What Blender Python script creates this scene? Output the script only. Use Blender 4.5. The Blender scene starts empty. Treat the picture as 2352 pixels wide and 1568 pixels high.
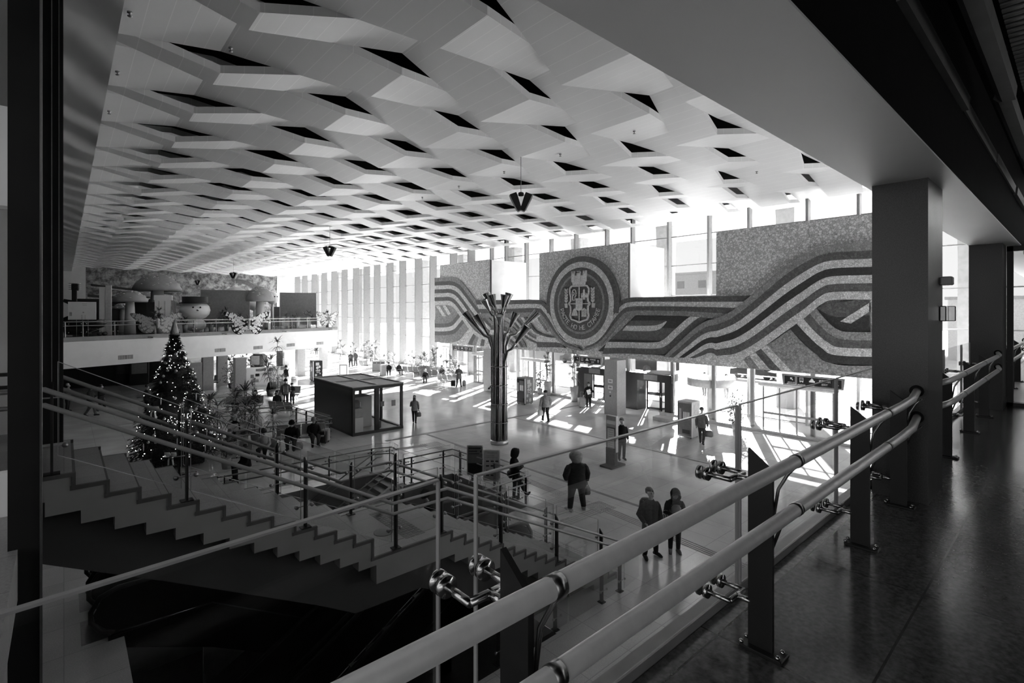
import bpy, math, random
from mathutils import Vector, Matrix
R = random.Random(11)
sc = bpy.context.scene
col = sc.collection
PI = math.pi
# ---- survey: the hall's axes are x (towards the glass front) and y (towards the far end), z up from the hall floor
EYE = 6.45; F = 1163.0; HX = 1176.0; HY = 715.0
TH = math.atan(1314/1163.0); SN, CS = math.sin(TH), math.cos(TH)
def at(x, y, z=0.0):                      # a pixel of the 2352x1568 photograph on the level z -> (x, y)
    d = (z-EYE)*F/(HY-y); X = (x-HX)/F*d
    return (X*SN+d*CS, -X*CS+d*SN)
def onx(x, y, u):                         # a pixel on the upright plane x = u -> (y, z)
    k = (x-HX)/F; d = u/(k*SN+CS)
    return (d*(-k*CS+SN), EYE+(HY-y)/F*d)
def depth(u, v): return u*CS+v*SN
# ---------------------------------------------------------------- mesh collector
class MB:
    def __init__(s): s.v = []; s.f = []; s.sm = []
    def add(s, vs, fs, smooth=False, M=None):
        o = len(s.v)
        for p in vs:
            p = Vector(p)
            s.v.append(tuple(M @ p) if M is not None else tuple(p))
        for f in fs:
            s.f.append(tuple(i+o for i in f)); s.sm.append(smooth)
        return s
    def box(s, x0, y0, z0, x1, y1, z1, M=None):
        x0, x1 = min(x0, x1), max(x0, x1); y0, y1 = min(y0, y1), max(y0, y1); z0, z1 = min(z0, z1), max(z0, z1)
        vs = [(x0,y0,z0),(x1,y0,z0),(x1,y1,z0),(x0,y1,z0),(x0,y0,z1),(x1,y0,z1),(x1,y1,z1),(x0,y1,z1)]
        return s.add(vs, [(0,3,2,1),(4,5,6,7),(0,1,5,4),(1,2,6,5),(2,3,7,6),(3,0,4,7)], M=M)
    def cbox(s, cx, cy, cz, sx, sy, sz, M=None):
        return s.box(cx-sx/2, cy-sy/2, cz-sz/2, cx+sx/2, cy+sy/2, cz+sz/2, M)
    def bbox(s, cx, cy, cz, sx, sy, sz, b=.02, M=None):        # box with chamfered upright and level edges
        x, y, z = sx/2, sy/2, sz/2; b = min(b, x*.9, y*.9, z*.9)
        rings = []
        for zz, i in ((-z, b), (-z+b, 0), (z-b, 0), (z, b)):
            X, Y = x-i, y-i; c = b
            rings.append([(cx+p, cy+q, cz+zz) for p, q in ((-X+c,-Y),(X-c,-Y),(X,-Y+c),(X,Y-c),(X-c,Y),(-X+c,Y),(-X,Y-c),(-X,-Y+c))])
        return s.loft(rings, True, True, M=M)
    def loft(s, rings, cap0=True, cap1=True, smooth=False, M=None, closed=True):
        n = len(rings[0]); vs = [p for r in rings for p in r]; fs = []
        for i in range(len(rings)-1):
            for j in range(n if closed else n-1):
                a = i*n+j; b = i*n+(j+1) % n
                fs.append((a, b, b+n, a+n))
        if cap0: fs.append(tuple(range(n))[::-1])
        if cap1: fs.append(tuple((len(rings)-1)*n+j for j in range(n)))
        return s.add(vs, fs, smooth, M)
    def tube(s, pts, r, n=10, cap=True, M=None, flat=1.0):
        pts = [Vector(p) for p in pts]; k = len(pts)
        rs = r if isinstance(r, (list, tuple)) else [r]*k
        rings = []; nrm = None
        for i, p in enumerate(pts):
            a = pts[max(i-1, 0)]; b = pts[min(i+1, k-1)]
            t = b-a
            if t.length < 1e-9: t = Vector((0,0,1))
            t.normalize()
            if nrm is None:
                h = Vector((0,0,1)) if abs(t.z) < .9 else Vector((1,0,0))
                nrm = t.cross(h).normalized()
            else:
                nrm = nrm-t*nrm.dot(t)
                if nrm.length < 1e-6: nrm = t.orthogonal()
                nrm.normalize()
            bn = t.cross(nrm)
            sc_ = 1.0
            if 0 < i < k-1:
                c = (p-a).normalized().dot((b-p).normalized())
                sc_ = 1/max(.6, math.sqrt(max(0, (1+c)/2)))
            rings.append([tuple(p+(nrm*math.cos(q)*sc_+bn*math.sin(q)*flat)*rs[i]) for q in [2*PI*j/n for j in range(n)]])
        return s.loft(rings, cap, cap, True, M)
    def lathe(s, prof, n=20, cx=0, cy=0, M=None, smooth=True, sx=1, sy=1):
        rings = [[(cx+r*sx*math.cos(2*PI*j/n), cy+r*sy*math.sin(2*PI*j/n), z) for j in range(n)] for r, z in prof]
        return s.loft(rings, True, True, smooth, M)
    def ball(s, cx, cy, cz, rx, ry=None, rz=None, nu=12, nv=8, M=None):
        ry = rx if ry is None else ry; rz = rx if rz is None else rz
        rings = []
        for i in range(1, nv):
            a = -PI/2+PI*i/nv
            rings.append([(cx+rx*math.cos(a)*math.cos(2*PI*j/nu), cy+ry*math.cos(a)*math.sin(2*PI*j/nu), cz+rz*math.sin(a)) for j in range(nu)])
        return s.loft(rings, True, True, True, M)
    def prism(s, poly, a, b, axis='z', M=None, smooth=False):  # polygon pushed from a to b along an axis
        def P(p, h):
            return {'z': (p[0], p[1], h), 'x': (h, p[0], p[1]), 'y': (p[0], h, p[1])}[axis]
        n = len(poly); vs = [P(p, a) for p in poly]+[P(p, b) for p in poly]
        fs = [tuple(range(n))[::-1], tuple(range(n, 2*n))]
        for i in range(n): fs.append((i, (i+1) % n, (i+1) % n+n, i+n))
        return s.add(vs, fs, smooth, M)
    def build(s, name, mat, parent=None, normals=True):
        me = bpy.data.meshes.new(name)
        me.from_pydata(s.v, [], s.f)
        for p, q in zip(me.polygons, s.sm): p.use_smooth = q
        if normals:
            import bmesh
            bm = bmesh.new(); bm.from_mesh(me); bmesh.ops.recalc_face_normals(bm, faces=bm.faces); bm.to_mesh(me); bm.free()
        me.materials.append(mat)
        o = bpy.data.objects.new(name, me); col.objects.link(o)
        if parent is not None: o.parent = parent
        return o
def tag(o, label=None, cat=None, group=None, kind=None):
    if label: o['label'] = label
    if cat: o['category'] = cat
    if group: o['group'] = group
    if kind: o['kind'] = kind
    return o
def thing(name, label, cat, loc=(0,0,0), rz=0, group=None):
    o = bpy.data.objects.new(name, None); col.objects.link(o); o.empty_display_size = .1
    o.location = loc; o.rotation_euler = (0,0,rz)
    return tag(o, label, cat, group)
def struct(name, mb, mat, parent=None):
    o = mb.build(name, mat, parent)
    if parent is None: o['kind'] = 'structure'
    return o
def copy_tree(o, parent=None):
    c = o.copy(); col.objects.link(c)
    if parent is not None: c.parent = parent
    for ch in list(o.children): copy_tree(ch, c)
    return c
def RT(x, y, z, rz=0, rx=0, ry=0): return Matrix.Translation((x,y,z)) @ Matrix.Rotation(rz,4,'Z') @ Matrix.Rotation(ry,4,'Y') @ Matrix.Rotation(rx,4,'X')
# ---------------------------------------------------------------- materials (the photograph is black and white: greys only)
def _new(name):
    m = bpy.data.materials.new(name); m.use_nodes = True
    nt = m.node_tree; b = nt.nodes['Principled BSDF']
    return m, nt, b
def g3(v): return (v, v, v, 1)
def mat(name, c, rough=.6, metal=0, var=.12, scale=6, bump=0, spec=.5, aniso=0):
    m, nt, b = _new(name); N = nt.nodes; L = nt.links
    tc = N.new('ShaderNodeTexCoord'); no = N.new('ShaderNodeTexNoise'); no.inputs['Scale'].default_value = scale; no.inputs['Detail'].default_value = 4
    L.new(tc.outputs['Object'], no.inputs['Vector'])
    cr = N.new('ShaderNodeValToRGB'); L.new(no.outputs['Fac'], cr.inputs['Fac'])
    cr.color_ramp.elements[0].position = .3; cr.color_ramp.elements[1].position = .7
    cr.color_ramp.elements[0].color = g3(c*(1-var)); cr.color_ramp.elements[1].color = g3(c*(1+var))
    L.new(cr.outputs['Color'], b.inputs['Base Color'])
    b.inputs['Roughness'].default_value = rough; b.inputs['Metallic'].default_value = metal
    b.inputs['Specular IOR Level'].default_value = spec
    if bump:
        bp = N.new('ShaderNodeBump'); bp.inputs['Strength'].default_value = bump; bp.inputs['Distance'].default_value = .02
        L.new(no.outputs['Fac'], bp.inputs['Height']); L.new(bp.outputs['Normal'], b.inputs['Normal'])
    return m
def emit(name, c, s):
    m, nt, b = _new(name)
    b.inputs['Base Color'].default_value = g3(c); b.inputs['Emission Color'].default_value = g3(1); b.inputs['Emission Strength'].default_value = s
    return m
def glassy(name, tint=.93, refl=.08, rough=.0):
    m = bpy.data.materials.new(name); m.use_nodes = True; nt = m.node_tree; N = nt.nodes; L = nt.links
    N.remove(N['Principled BSDF']); out = N['Material Output']
    t = N.new('ShaderNodeBsdfTransparent'); t.inputs['Color'].default_value = g3(tint)
    g = N.new('ShaderNodeBsdfGlossy'); g.inputs['Roughness'].default_value = rough; g.inputs['Color'].default_value = g3(.9)
    lw = N.new('ShaderNodeLayerWeight'); lw.inputs['Blend'].default_value = .25
    mu = N.new('ShaderNodeMath'); mu.operation = 'MULTIPLY_ADD'; mu.inputs[1].default_value = .17; mu.inputs[2].default_value = refl*.08; mu.use_clamp = True
    L.new(lw.outputs['Fresnel'], mu.inputs[0])
    mx = N.new('ShaderNodeMixShader'); L.new(mu.outputs[0], mx.inputs['Fac']); L.new(t.outputs[0], mx.inputs[1]); L.new(g.outputs[0], mx.inputs[2])
    L.new(mx.outputs[0], out.inputs['Surface'])
    return m
def stone_tiles(name, c, joint, sx, sy, rough, speck=.25, jw=.012, rot=0, speck_scale=60, off=0.0, spec=.5):
    m, nt, b = _new(name); N = nt.nodes; L = nt.links
    tc = N.new('ShaderNodeTexCoord'); mp = N.new('ShaderNodeMapping'); L.new(tc.outputs['Object'], mp.inputs['Vector'])
    mp.inputs['Rotation'].default_value = (0,0,rot)
    br = N.new('ShaderNodeTexBrick'); br.offset = off; br.inputs['Scale'].default_value = 1
    br.inputs['Brick Width'].default_value = sx; br.inputs['Row Height'].default_value = sy; br.inputs['Mortar Size'].default_value = jw
    br.inputs['Mortar Smooth'].default_value = .2
    br.inputs['Color1'].default_value = g3(c*.93); br.inputs['Color2'].default_value = g3(c*1.07); br.inputs['Mortar'].default_value = g3(joint)
    L.new(mp.outputs[0], br.inputs['Vector'])
    no = N.new('ShaderNodeTexNoise'); no.inputs['Scale'].default_value = speck_scale; no.inputs['Detail'].default_value = 6; L.new(tc.outputs['Object'], no.inputs['Vector'])
    n2 = N.new('ShaderNodeTexNoise'); n2.inputs['Scale'].default_value = .7; n2.inputs['Detail'].default_value = 3; L.new(tc.outputs['Object'], n2.inputs['Vector'])
    mr = N.new('ShaderNodeMapRange'); mr.inputs[1].default_value = .3; mr.inputs[2].default_value = .7; mr.inputs[3].default_value = 1-speck; mr.inputs[4].default_value = 1+speck; L.new(no.outputs['Fac'], mr.inputs[0])
    mr2 = N.new('ShaderNodeMapRange'); mr2.inputs[1].default_value = .3; mr2.inputs[2].default_value = .7; mr2.inputs[3].default_value = .88; mr2.inputs[4].default_value = 1.1; L.new(n2.outputs['Fac'], mr2.inputs[0])
    mm = N.new('ShaderNodeMath'); mm.operation = 'MULTIPLY'; L.new(mr.outputs[0], mm.inputs[0]); L.new(mr2.outputs[0], mm.inputs[1])
    vm = N.new('ShaderNodeVectorMath'); vm.operation = 'SCALE'; L.new(br.outputs['Color'], vm.inputs[0]); L.new(mm.outputs[0], vm.inputs['Scale'])
    L.new(vm.outputs[0], b.inputs['Base Color'])
    rr = N.new('ShaderNodeMapRange'); rr.inputs[1].default_value = .3; rr.inputs[2].default_value = .7; rr.inputs[3].default_value = rough*.8; rr.inputs[4].default_value = rough*1.25; L.new(n2.outputs['Fac'], rr.inputs[0])
    L.new(rr.outputs[0], b.inputs['Roughness'])
    b.inputs['Specular IOR Level'].default_value = spec
    return m
def mosaic(name, c, scale=7, crack=.35, rough=.55):
    m, nt, b = _new(name); N = nt.nodes; L = nt.links
    tc = N.new('ShaderNodeTexCoord')
    v1 = N.new('ShaderNodeTexVoronoi'); v1.feature = 'DISTANCE_TO_EDGE'; v1.inputs['Scale'].default_value = scale; L.new(tc.outputs['Object'], v1.inputs['Vector'])
    v2 = N.new('ShaderNodeTexVoronoi'); v2.inputs['Scale'].default_value = scale; L.new(tc.outputs['Object'], v2.inputs['Vector'])
    cr = N.new('ShaderNodeValToRGB'); L.new(v1.outputs['Distance'], cr.inputs['Fac'])
    cr.color_ramp.elements[0].position = .02; cr.color_ramp.elements[1].position = .09
    cr.color_ramp.elements[0].color = g3(c*crack); cr.color_ramp.elements[1].color = g3(c)
    sp = N.new('ShaderNodeSeparateColor'); L.new(v2.outputs['Color'], sp.inputs['Color'])
    mr = N.new('ShaderNodeMapRange'); mr.inputs[3].default_value = .72; mr.inputs[4].default_value = 1.28; L.new(sp.outputs[0], mr.inputs[0])
    vm = N.new('ShaderNodeVectorMath'); vm.operation = 'SCALE'; L.new(cr.outputs['Color'], vm.inputs[0]); L.new(mr.outputs[0], vm.inputs['Scale'])
    L.new(vm.outputs[0], b.inputs['Base Color']); b.inputs['Roughness'].default_value = rough
    bp = N.new('ShaderNodeBump'); bp.inputs['Strength'].default_value = .4; bp.inputs['Distance'].default_value = .02
    L.new(v1.outputs['Distance'], bp.inputs['Height']); L.new(bp.outputs['Normal'], b.inputs['Normal'])
    return m
def seams(name, c, axis, step, width, line, rough=.5, extra=0):
    m, nt, b = _new(name); N = nt.nodes; L = nt.links
    tc = N.new('ShaderNodeTexCoord'); sp = N.new('ShaderNodeSeparateXYZ'); L.new(tc.outputs['Object'], sp.inputs[0])
    md = N.new('ShaderNodeMath'); md.operation = 'PINGPONG'; md.inputs[1].default_value = step/2; L.new(sp.outputs[axis], md.inputs[0])
    lt = N.new('ShaderNodeMath'); lt.operation = 'LESS_THAN'; lt.inputs[1].default_value = width/2; L.new(md.outputs[0], lt.inputs[0])
    no = N.new('ShaderNodeTexNoise'); no.inputs['Scale'].default_value = .8; L.new(tc.outputs['Object'], no.inputs['Vector'])
    cr = N.new('ShaderNodeValToRGB'); L.new(no.outputs['Fac'], cr.inputs['Fac']); cr.color_ramp.elements[0].color = g3(c*.94); cr.color_ramp.elements[1].color = g3(c*1.05)
    mx = N.new('ShaderNodeMix'); mx.data_type = 'RGBA'; L.new(lt.outputs[0], mx.inputs['Factor']); L.new(cr.outputs['Color'], mx.inputs['A']); mx.inputs['B'].default_value = g3(line)
    L.new(mx.outputs['Result'], b.inputs['Base Color']); b.inputs['Roughness'].default_value = rough
    return m
def stripes_mat(name, c0, c1, scale, axis='X', rough=.6, dist=2.0):
    m, nt, b = _new(name); N = nt.nodes; L = nt.links
    tc = N.new('ShaderNodeTexCoord'); w = N.new('ShaderNodeTexWave'); w.bands_direction = axis; w.inputs['Scale'].default_value = scale; w.inputs['Distortion'].default_value = dist
    L.new(tc.outputs['Object'], w.inputs['Vector'])
    cr = N.new('ShaderNodeValToRGB'); cr.color_ramp.elements[0].color = g3(c0); cr.color_ramp.elements[1].color = g3(c1)
    cr.color_ramp.elements[0].position = .35; cr.color_ramp.elements[1].position = .65
    L.new(w.outputs['Fac'], cr.inputs['Fac']); L.new(cr.outputs['Color'], b.inputs['Base Color']); b.inputs['Roughness'].default_value = rough
    return m
def blotch(name, c0, c1, scale, rough=.7, lo=.4, hi=.6, detail=8):
    m, nt, b = _new(name); N = nt.nodes; L = nt.links
    tc = N.new('ShaderNodeTexCoord'); no = N.new('ShaderNodeTexNoise'); no.inputs['Scale'].default_value = scale; no.inputs['Detail'].default_value = detail; no.inputs['Roughness'].default_value = .7
    L.new(tc.outputs['Object'], no.inputs['Vector']); cr = N.new('ShaderNodeValToRGB'); L.new(no.outputs['Fac'], cr.inputs['Fac'])
    cr.color_ramp.elements[0].position = lo; cr.color_ramp.elements[1].position = hi; cr.color_ramp.elements[0].color = g3(c0); cr.color_ramp.elements[1].color = g3(c1)
    L.new(cr.outputs['Color'], b.inputs['Base Color']); b.inputs['Roughness'].default_value = rough
    return m
def foil_mat():
    m, nt, b = _new('rippled_metal'); N = nt.nodes; L = nt.links
    tc = N.new('ShaderNodeTexCoord'); mp = N.new('ShaderNodeMapping'); mp.inputs['Rotation'].default_value = (0,0,.9); mp.inputs['Scale'].default_value = (1.0,.42,1); L.new(tc.outputs['Object'], mp.inputs['Vector'])
    w = N.new('ShaderNodeTexWave'); w.inputs['Scale'].default_value = .32; w.inputs['Distortion'].default_value = 6; w.inputs['Detail'].default_value = 1.5; w.inputs['Detail Scale'].default_value = .8
    L.new(mp.outputs[0], w.inputs['Vector'])
    bp = N.new('ShaderNodeBump'); bp.inputs['Strength'].default_value = 1.0; bp.inputs['Distance'].default_value = .16; L.new(w.outputs['Fac'], bp.inputs['Height'])
    L.new(bp.outputs['Normal'], b.inputs['Normal'])
    b.inputs['Base Color'].default_value = g3(.62); b.inputs['Metallic'].default_value = .75; b.inputs['Roughness'].default_value = .30
    return m
M = dict(
 floor=stone_tiles('hall_floor_stone', .60, .46, 1.15, 1.15, .13, .12, .010, 0, 45),
 mezz=stone_tiles('mezzanine_granite', .11, .03, 1.25, .62, .16, .5, .006, 0, 38, .0, .55),
 ceil=seams('ceiling_panels', .72, 'X', .4325, .016, .84, .42),
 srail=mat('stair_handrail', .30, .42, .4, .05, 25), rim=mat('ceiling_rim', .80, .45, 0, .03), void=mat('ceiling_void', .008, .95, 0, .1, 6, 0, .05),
 white=mat('white_plaster', .82, .7, 0, .03, 2), offwhite=mat('cream_plaster', .60, .7, 0, .05, 2), soffit=mat('soffit_paint', .80, .6, 0, .02, 1),
 darkpanel=mat('dark_panel', .013, .45, 0, .2, 2, 0, .25), black=mat('black_paint', .012, .45, 0, .2), blackmatt=mat('black_matt', .014, .8, 0, .2),
 granite=stone_tiles('column_granite', .05, .04, 5, 5, .35, .35, .003, 0, 120), pillar=mat('pillar_stone', .40, .28, 0, .08, 9),
 steel=mat('brushed_steel', .62, .30, 1, .06, 30), rail=mat('satin_handrail', .85, .38, .35, .05, 25), dsteel=mat('dark_steel', .30, .28, 1, .1, 20),
 tube=mat('sculpture_steel', .34, .2, 1, .06, 8), tray=mat('tray_grey', .12, .6), chrome=mat('polished_steel', .55, .18, 1, .05, 8), gl=glassy('clear_glass', .95, .10), pane=glassy('window_glass', .90, .05), edge=mat('glass_edge', .42, .2, 0, .05), 
 grey=mat('grey_paint', .30, .5), mid=mat('mid_grey_paint', .18, .5), lgrey=mat('light_grey_paint', .5, .5), alu=mat('window_frame_grey', .26, .45, .3, .08),
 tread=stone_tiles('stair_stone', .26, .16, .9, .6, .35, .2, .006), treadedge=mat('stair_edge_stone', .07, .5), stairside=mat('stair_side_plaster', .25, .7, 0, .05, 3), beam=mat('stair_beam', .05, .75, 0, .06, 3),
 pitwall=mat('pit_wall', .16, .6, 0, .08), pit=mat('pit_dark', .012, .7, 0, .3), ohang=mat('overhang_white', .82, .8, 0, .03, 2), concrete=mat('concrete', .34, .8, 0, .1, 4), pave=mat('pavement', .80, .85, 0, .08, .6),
 mosl=mosaic('mosaic_light', .60, 10, .5), mosd=mosaic('mosaic_dark', .11, 9, .6), mosm=mosaic('mosaic_mid', .26, 9, .55), mosx=mosaic('mosaic_black', .04, 11, .6), relief=mosaic('mosaic_relief', .62, 26, .7),
 seatback=mat('bench_metal', .30, .42, .6, .12, 50), paper=mat('paper_white', .82, .7, 0, .03), print_=mat('print_grey', .35, .7),
 leaf=mat('leaf_green', .11, .42, 0, .5, 9), leafl=mat('leaf_pale', .22, .42, 0, .4, 9), bark=mat('bark', .10, .8, 0, .3, 12), pot=mat('planter_grey', .34, .55), potd=mat('planter_dark', .06, .5), soil=mat('soil', .03, .9),
 needle=mat('fir_needles', .028, .7, 0, .5, 12), foil=foil_mat(), skin=mat('skin', .42, .55, 0, .06), hair=mat('hair_dark', .022, .5, 0, .3, 40), hairg=mat('hair_grey', .5, .6, 0, .2, 40), hairm=mat('hair_mid', .12, .5, 0, .3, 40),
 cap=mat('mushroom_cap', .30, .45, 0, .12, 2), stem=mat('mushroom_stem', .62, .5, 0, .06, 3), spot=mat('mushroom_spot', .72, .5), tarmac=mat('asphalt', .36, .9, 0, .1, 2),
 bulb=emit('fairy_bulb', .9, 2.2), lamp=emit('lamp_glow', .9, 1.6), cloth_cache=None)
CL = {}
def cloth(c):
    k = round(c, 3)
    if k not in CL: CL[k] = mat('cloth_%d' % int(k*1000), k, .85, 0, .22, 14, .25, .2)
    return CL[k]
# ================================================================ the setting
# hall floor around the stair pit
fl = MB()
for x0, y0, x1, y1 in ((-14,-8,31.9,7.0),(7.4,7.0,31.9,9.55),(9.4,9.55,31.9,12.2),(11.6,12.2,31.9,16.7),(9.45,16.7,31.9,18.75),(-14,18.75,31.9,97.2),(-14,7.0,.9,18.75)):
    fl.add([(x0,y0,0),(x1,y0,0),(x1,y1,0),(x0,y1,0)], [(0,1,2,3)])
struct('floor', fl, M['floor'])
PITP = [(.9,7.0),(7.4,7.0),(7.4,9.55),(9.4,9.55),(9.4,12.2),(11.6,12.2),(11.6,16.7),(9.45,16.7),(9.45,18.75),(.9,18.75)]
pw = MB()
for i in range(len(PITP)):
    a, b = PITP[i], PITP[(i+1) % len(PITP)]
    pw.add([(a[0],a[1],-4.4),(b[0],b[1],-4.4),(b[0],b[1],-.002),(a[0],a[1],-.002)], [(0,1,2,3)])
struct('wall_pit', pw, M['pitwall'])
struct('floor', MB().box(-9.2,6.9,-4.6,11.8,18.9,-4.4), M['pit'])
# dark bands let into the hall floor
for k, (x0, y0, x1, y1) in enumerate(((12.0,22.9,27.6,23.15),(2.0,36.3,24.0,36.6),(1.0,19.6,8.5,19.85),(14.2,9.0,14.34,22.9),(20.4,9.0,20.5,22.9))):
    struct('trim_%d' % (20+k), MB().box(x0,y0,.0,x1,y1,.004), M['mid'])
# ---- hall ceiling: zigzag ribbons across the hall, low and high in turn, with openings between them
UN = [-4.0,-.5,2.95,6.42,9.87,13.3,16.6,20.0,23.25,26.65,30.1,32.2]
EBA = [1.4,.95,1.44,1.09,2.27,1.82,2.87,2.55,1.75,1.8,2.0,2.0]
EAB = [3.3,3.9,4.04,2.82,3.49,4.12,4.79,3.58,4.32,3.4,3.9,3.9]
PV = 3.46; ZL, ZH = 12.45, 13.0
def ribbon(n, kind):
    near = [(EBA[i] if kind == 'A' else EAB[i]-PV)+PV*n for i in range(len(UN))]
    far = [(EAB[i] if kind == 'A' else EBA[i])+PV*n for i in range(len(UN))]
    m = MB()
    for i in range(len(UN)-1):
        z0 = ZL if ((i % 2 == 1) == (kind == 'A')) else ZH
        z1 = ZH if z0 == ZL else ZL
        a, b = UN[i], UN[i+1]
        if i == len(UN)-2: z1 = z0+(z1-z0)*.6
        p = [(a,near[i],z0),(b,near[i+1],z1),(b,far[i+1],z1),(a,far[i],z0)]
        m.add(p, [(0,1,2,3)])
        for q, r in ((p[0],p[1]),(p[3],p[2])):
            m.add([q,r,(r[0],r[1],r[2]+.2),(q[0],q[1],q[2]+.2)], [(0,1,2,3)])
    o = m.build('ceiling', M['ceil'], normals=False); o['kind'] = 'structure'
for n in range(-3, 27):
    ribbon(n, 'A'); ribbon(n, 'B')
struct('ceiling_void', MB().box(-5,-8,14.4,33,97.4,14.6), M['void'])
struct('trim_1', MB().box(-.62,1.6,12.2,.84,96.4,12.38), M['foil'])
struct('wall_left', MB().box(-.85,9.0,0,-.63,97,12.9), M['darkpanel'])
struct('wall_left', MB().box(-1.1,13.5,12.39,-.63,96.9,14.4), M['white'])
# ---- near left: dark post, dark fin beside the stair head, pale wall behind
struct('trim_2', MB().box(-.29,4.9,-.0,-.12,5.2,14.0), M['darkpanel'])
struct('trim_3', MB().box(-.128,4.885,.0,-.116,4.905,12.2), M['dsteel'])
struct('trim_4', MB().box(-1.3,5.75,.0,-.30,5.85,5.15), M['white'])
struct('trim_5', MB().box(-1.3,5.75,7.3,-.24,5.95,8.1), M['white'])
struct('trim_6', MB().box(-.24,8.55,4.8,-.005,8.95,12.2), M['darkpanel'])
struct('trim_7', MB().box(-.118,8.53,4.8,-.108,8.55,12.2), M['dsteel'])
struct('trim_8', MB().box(-.05,8.53,4.8,-.042,8.55,12.2), M['dsteel'])
struct('wall_left', MB().box(-1.6,5.95,0,-1.45,9.0,14.4), M['darkpanel'])  # this wall and the next three are unseen, added to block stray daylight
struct('wall_left', MB().box(-6.2,-8,-.1,-6,7,4.44), M['darkpanel'])
struct('wall_back', MB().box(-6.2,-8.2,-.1,31.8,-8,4.44), M['mid'])
struct('wall_left', MB().box(-6.2,7,-.1,-1.5,7.1,14.4), M['darkpanel'])
struct('trim_9', MB().box(-1.2,1.6,8.7,-.63,8.9,12.3), M['darkpanel'])
# ---- far end wall
struct('wall_far', MB().box(-1.2,96.8,0,2.4,97.2,14.4), M['white'])
struct('wall_far', MB().box(28.9,96.8,0,32,97.2,14.4), M['white'])
struct('wall_far', MB().box(2.4,96.9,0,28.9,97.2,14.4), blotch('far_mosaic', .10, .46, 1.5, .7, .42, .62, 12))
fm = [([(3,10.2),(3,10.5),(13,9.4),(13,9.1)],'mosx'),([(3,10.0),(3,10.15),(13,9.05),(13,8.9)],'mosl'),([(2.6,8.6),(2.6,8.95),(12,8.2),(12,7.9)],'mosx'),([(2.6,8.3),(2.6,8.55),(12,7.85),(12,7.5)],'mosl'),
      ([(14,8.2),(14,8.9),(18,10.4),(18.4,10.2)],'mosm'),([(13.5,7.4),(13.5,7.8),(19.5,7.0),(19.5,6.7)],'mosx')]
for i, (p, k) in enumerate(fm): struct('trim_%d' % (30+i), MB().prism([(q[0], q[1]) for q in p], 96.8, 96.92, 'y'), M[k])
arc = [(22.5+4.6*math.cos(a), 7.4+4.6*math.sin(a)) for a in [PI*(.02+.5*i/14) for i in range(15)]]+[(22.5+3.9*math.cos(a), 7.4+3.9*math.sin(a)) for a in [PI*(.02+.5*(14-i)/14) for i in range(15)]]
struct('trim_36', MB().prism(arc, 96.8, 96.92, 'y'), M['mosd'])
# ---- glass front: bays between mullions
GU = 31.7
MPX = [2060,1975,1858,1724,1632,1540,1456,1397,1326,1269,1212,1166,1132,1089,1048,1001,967,931,902,872,848,823,797,773,750,727,705,688,674]
MV = [onx(x, 500, GU)[0] for x in MPX]; MV[0] = 5.6; MV = [-6.0,-1.5,2.2]+MV
wn = 0
for i in range(len(MV)-1):
    a, b = MV[i], MV[i+1]; wn += 1
    o = struct('window_%d' % wn, MB().box(GU+.05,a,0.12,GU+.06,b,13.2), M['pane'])
    fr = MB(); w = .17 if i > 12 else .14
    fr.box(GU-(.8 if i > 15 else .34),a-w/2,0,GU+.1,a+w/2,13.3)
    for z in (.06, 3.5, 5.6, 7.55, 9.6, 11.6): fr.box(GU-.02,a+w/2,z-.03,GU+.08,b-w/2,z+.03)
    struct('frame', fr, M['alu'], o)
struct('baseboard_right', MB().box(GU-.35,40.5,0,GU-.02,96.8,.18), M['lgrey'])
struct('baseboard_right', MB().box(28.1,20.9,0,28.7,32.6,.16), M['lgrey'])
struct('baseboard_right', MB().box(27.9,6.0,0,28.6,17.6,.16), M['lgrey'])
# ---- entrance fronts below the mosaic
EU = 28.35
struct('ceiling_entrance', MB().box(28.9,4.2,3.44,29.6,41.3,3.6), M['offwhite'])
px = [1042,1092,1190,1228,1272,1328,1443,1545,1640,1729,1868,1960]
EV = [onx(x, 850, EU)[0] for x in px]
for i, v in enumerate(EV[:-1]):
    wn += 1
    o = struct('window_%d' % wn, MB().box(EU,v,.16,EU+.012,EV[i+1],3.44), M['pane'])
    struct('frame', MB().box(EU-.09,v-.1,0,EU+.09,v+.1,3.44), M['alu'], o)
def sliding(n, v0, v1, u=EU-.25, h=2.45):
    d = struct('door_%d' % n, MB().bbox(u,(v0+v1)/2,h+.12,.3,abs(v1-v0)+.5,.24,.08), M['lgrey'])
    f = MB(); lo, hi = min(v0,v1), max(v0,v1); w = (hi-lo)
    for k in range(5): f.box(u-.03,lo+w*k/4-.035,0,u+.03,lo+w*k/4+.035,h)
    f.box(u-.03,lo,.0,u+.03,hi,.08); f.box(u-.02,lo,1.0,u+.02,hi,1.12)
    struct('frame', f, M['alu'], d); struct('pane', MB().box(u-.004,lo,.08,u+.004,hi,h), M['pane'], d)
sliding(1, 37.0, 34.3); sliding(2, 30.4, 27.7); sliding(3, 11.4, 8.1)
sliding(4, 46.8, 44.6, GU-.35)
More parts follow.
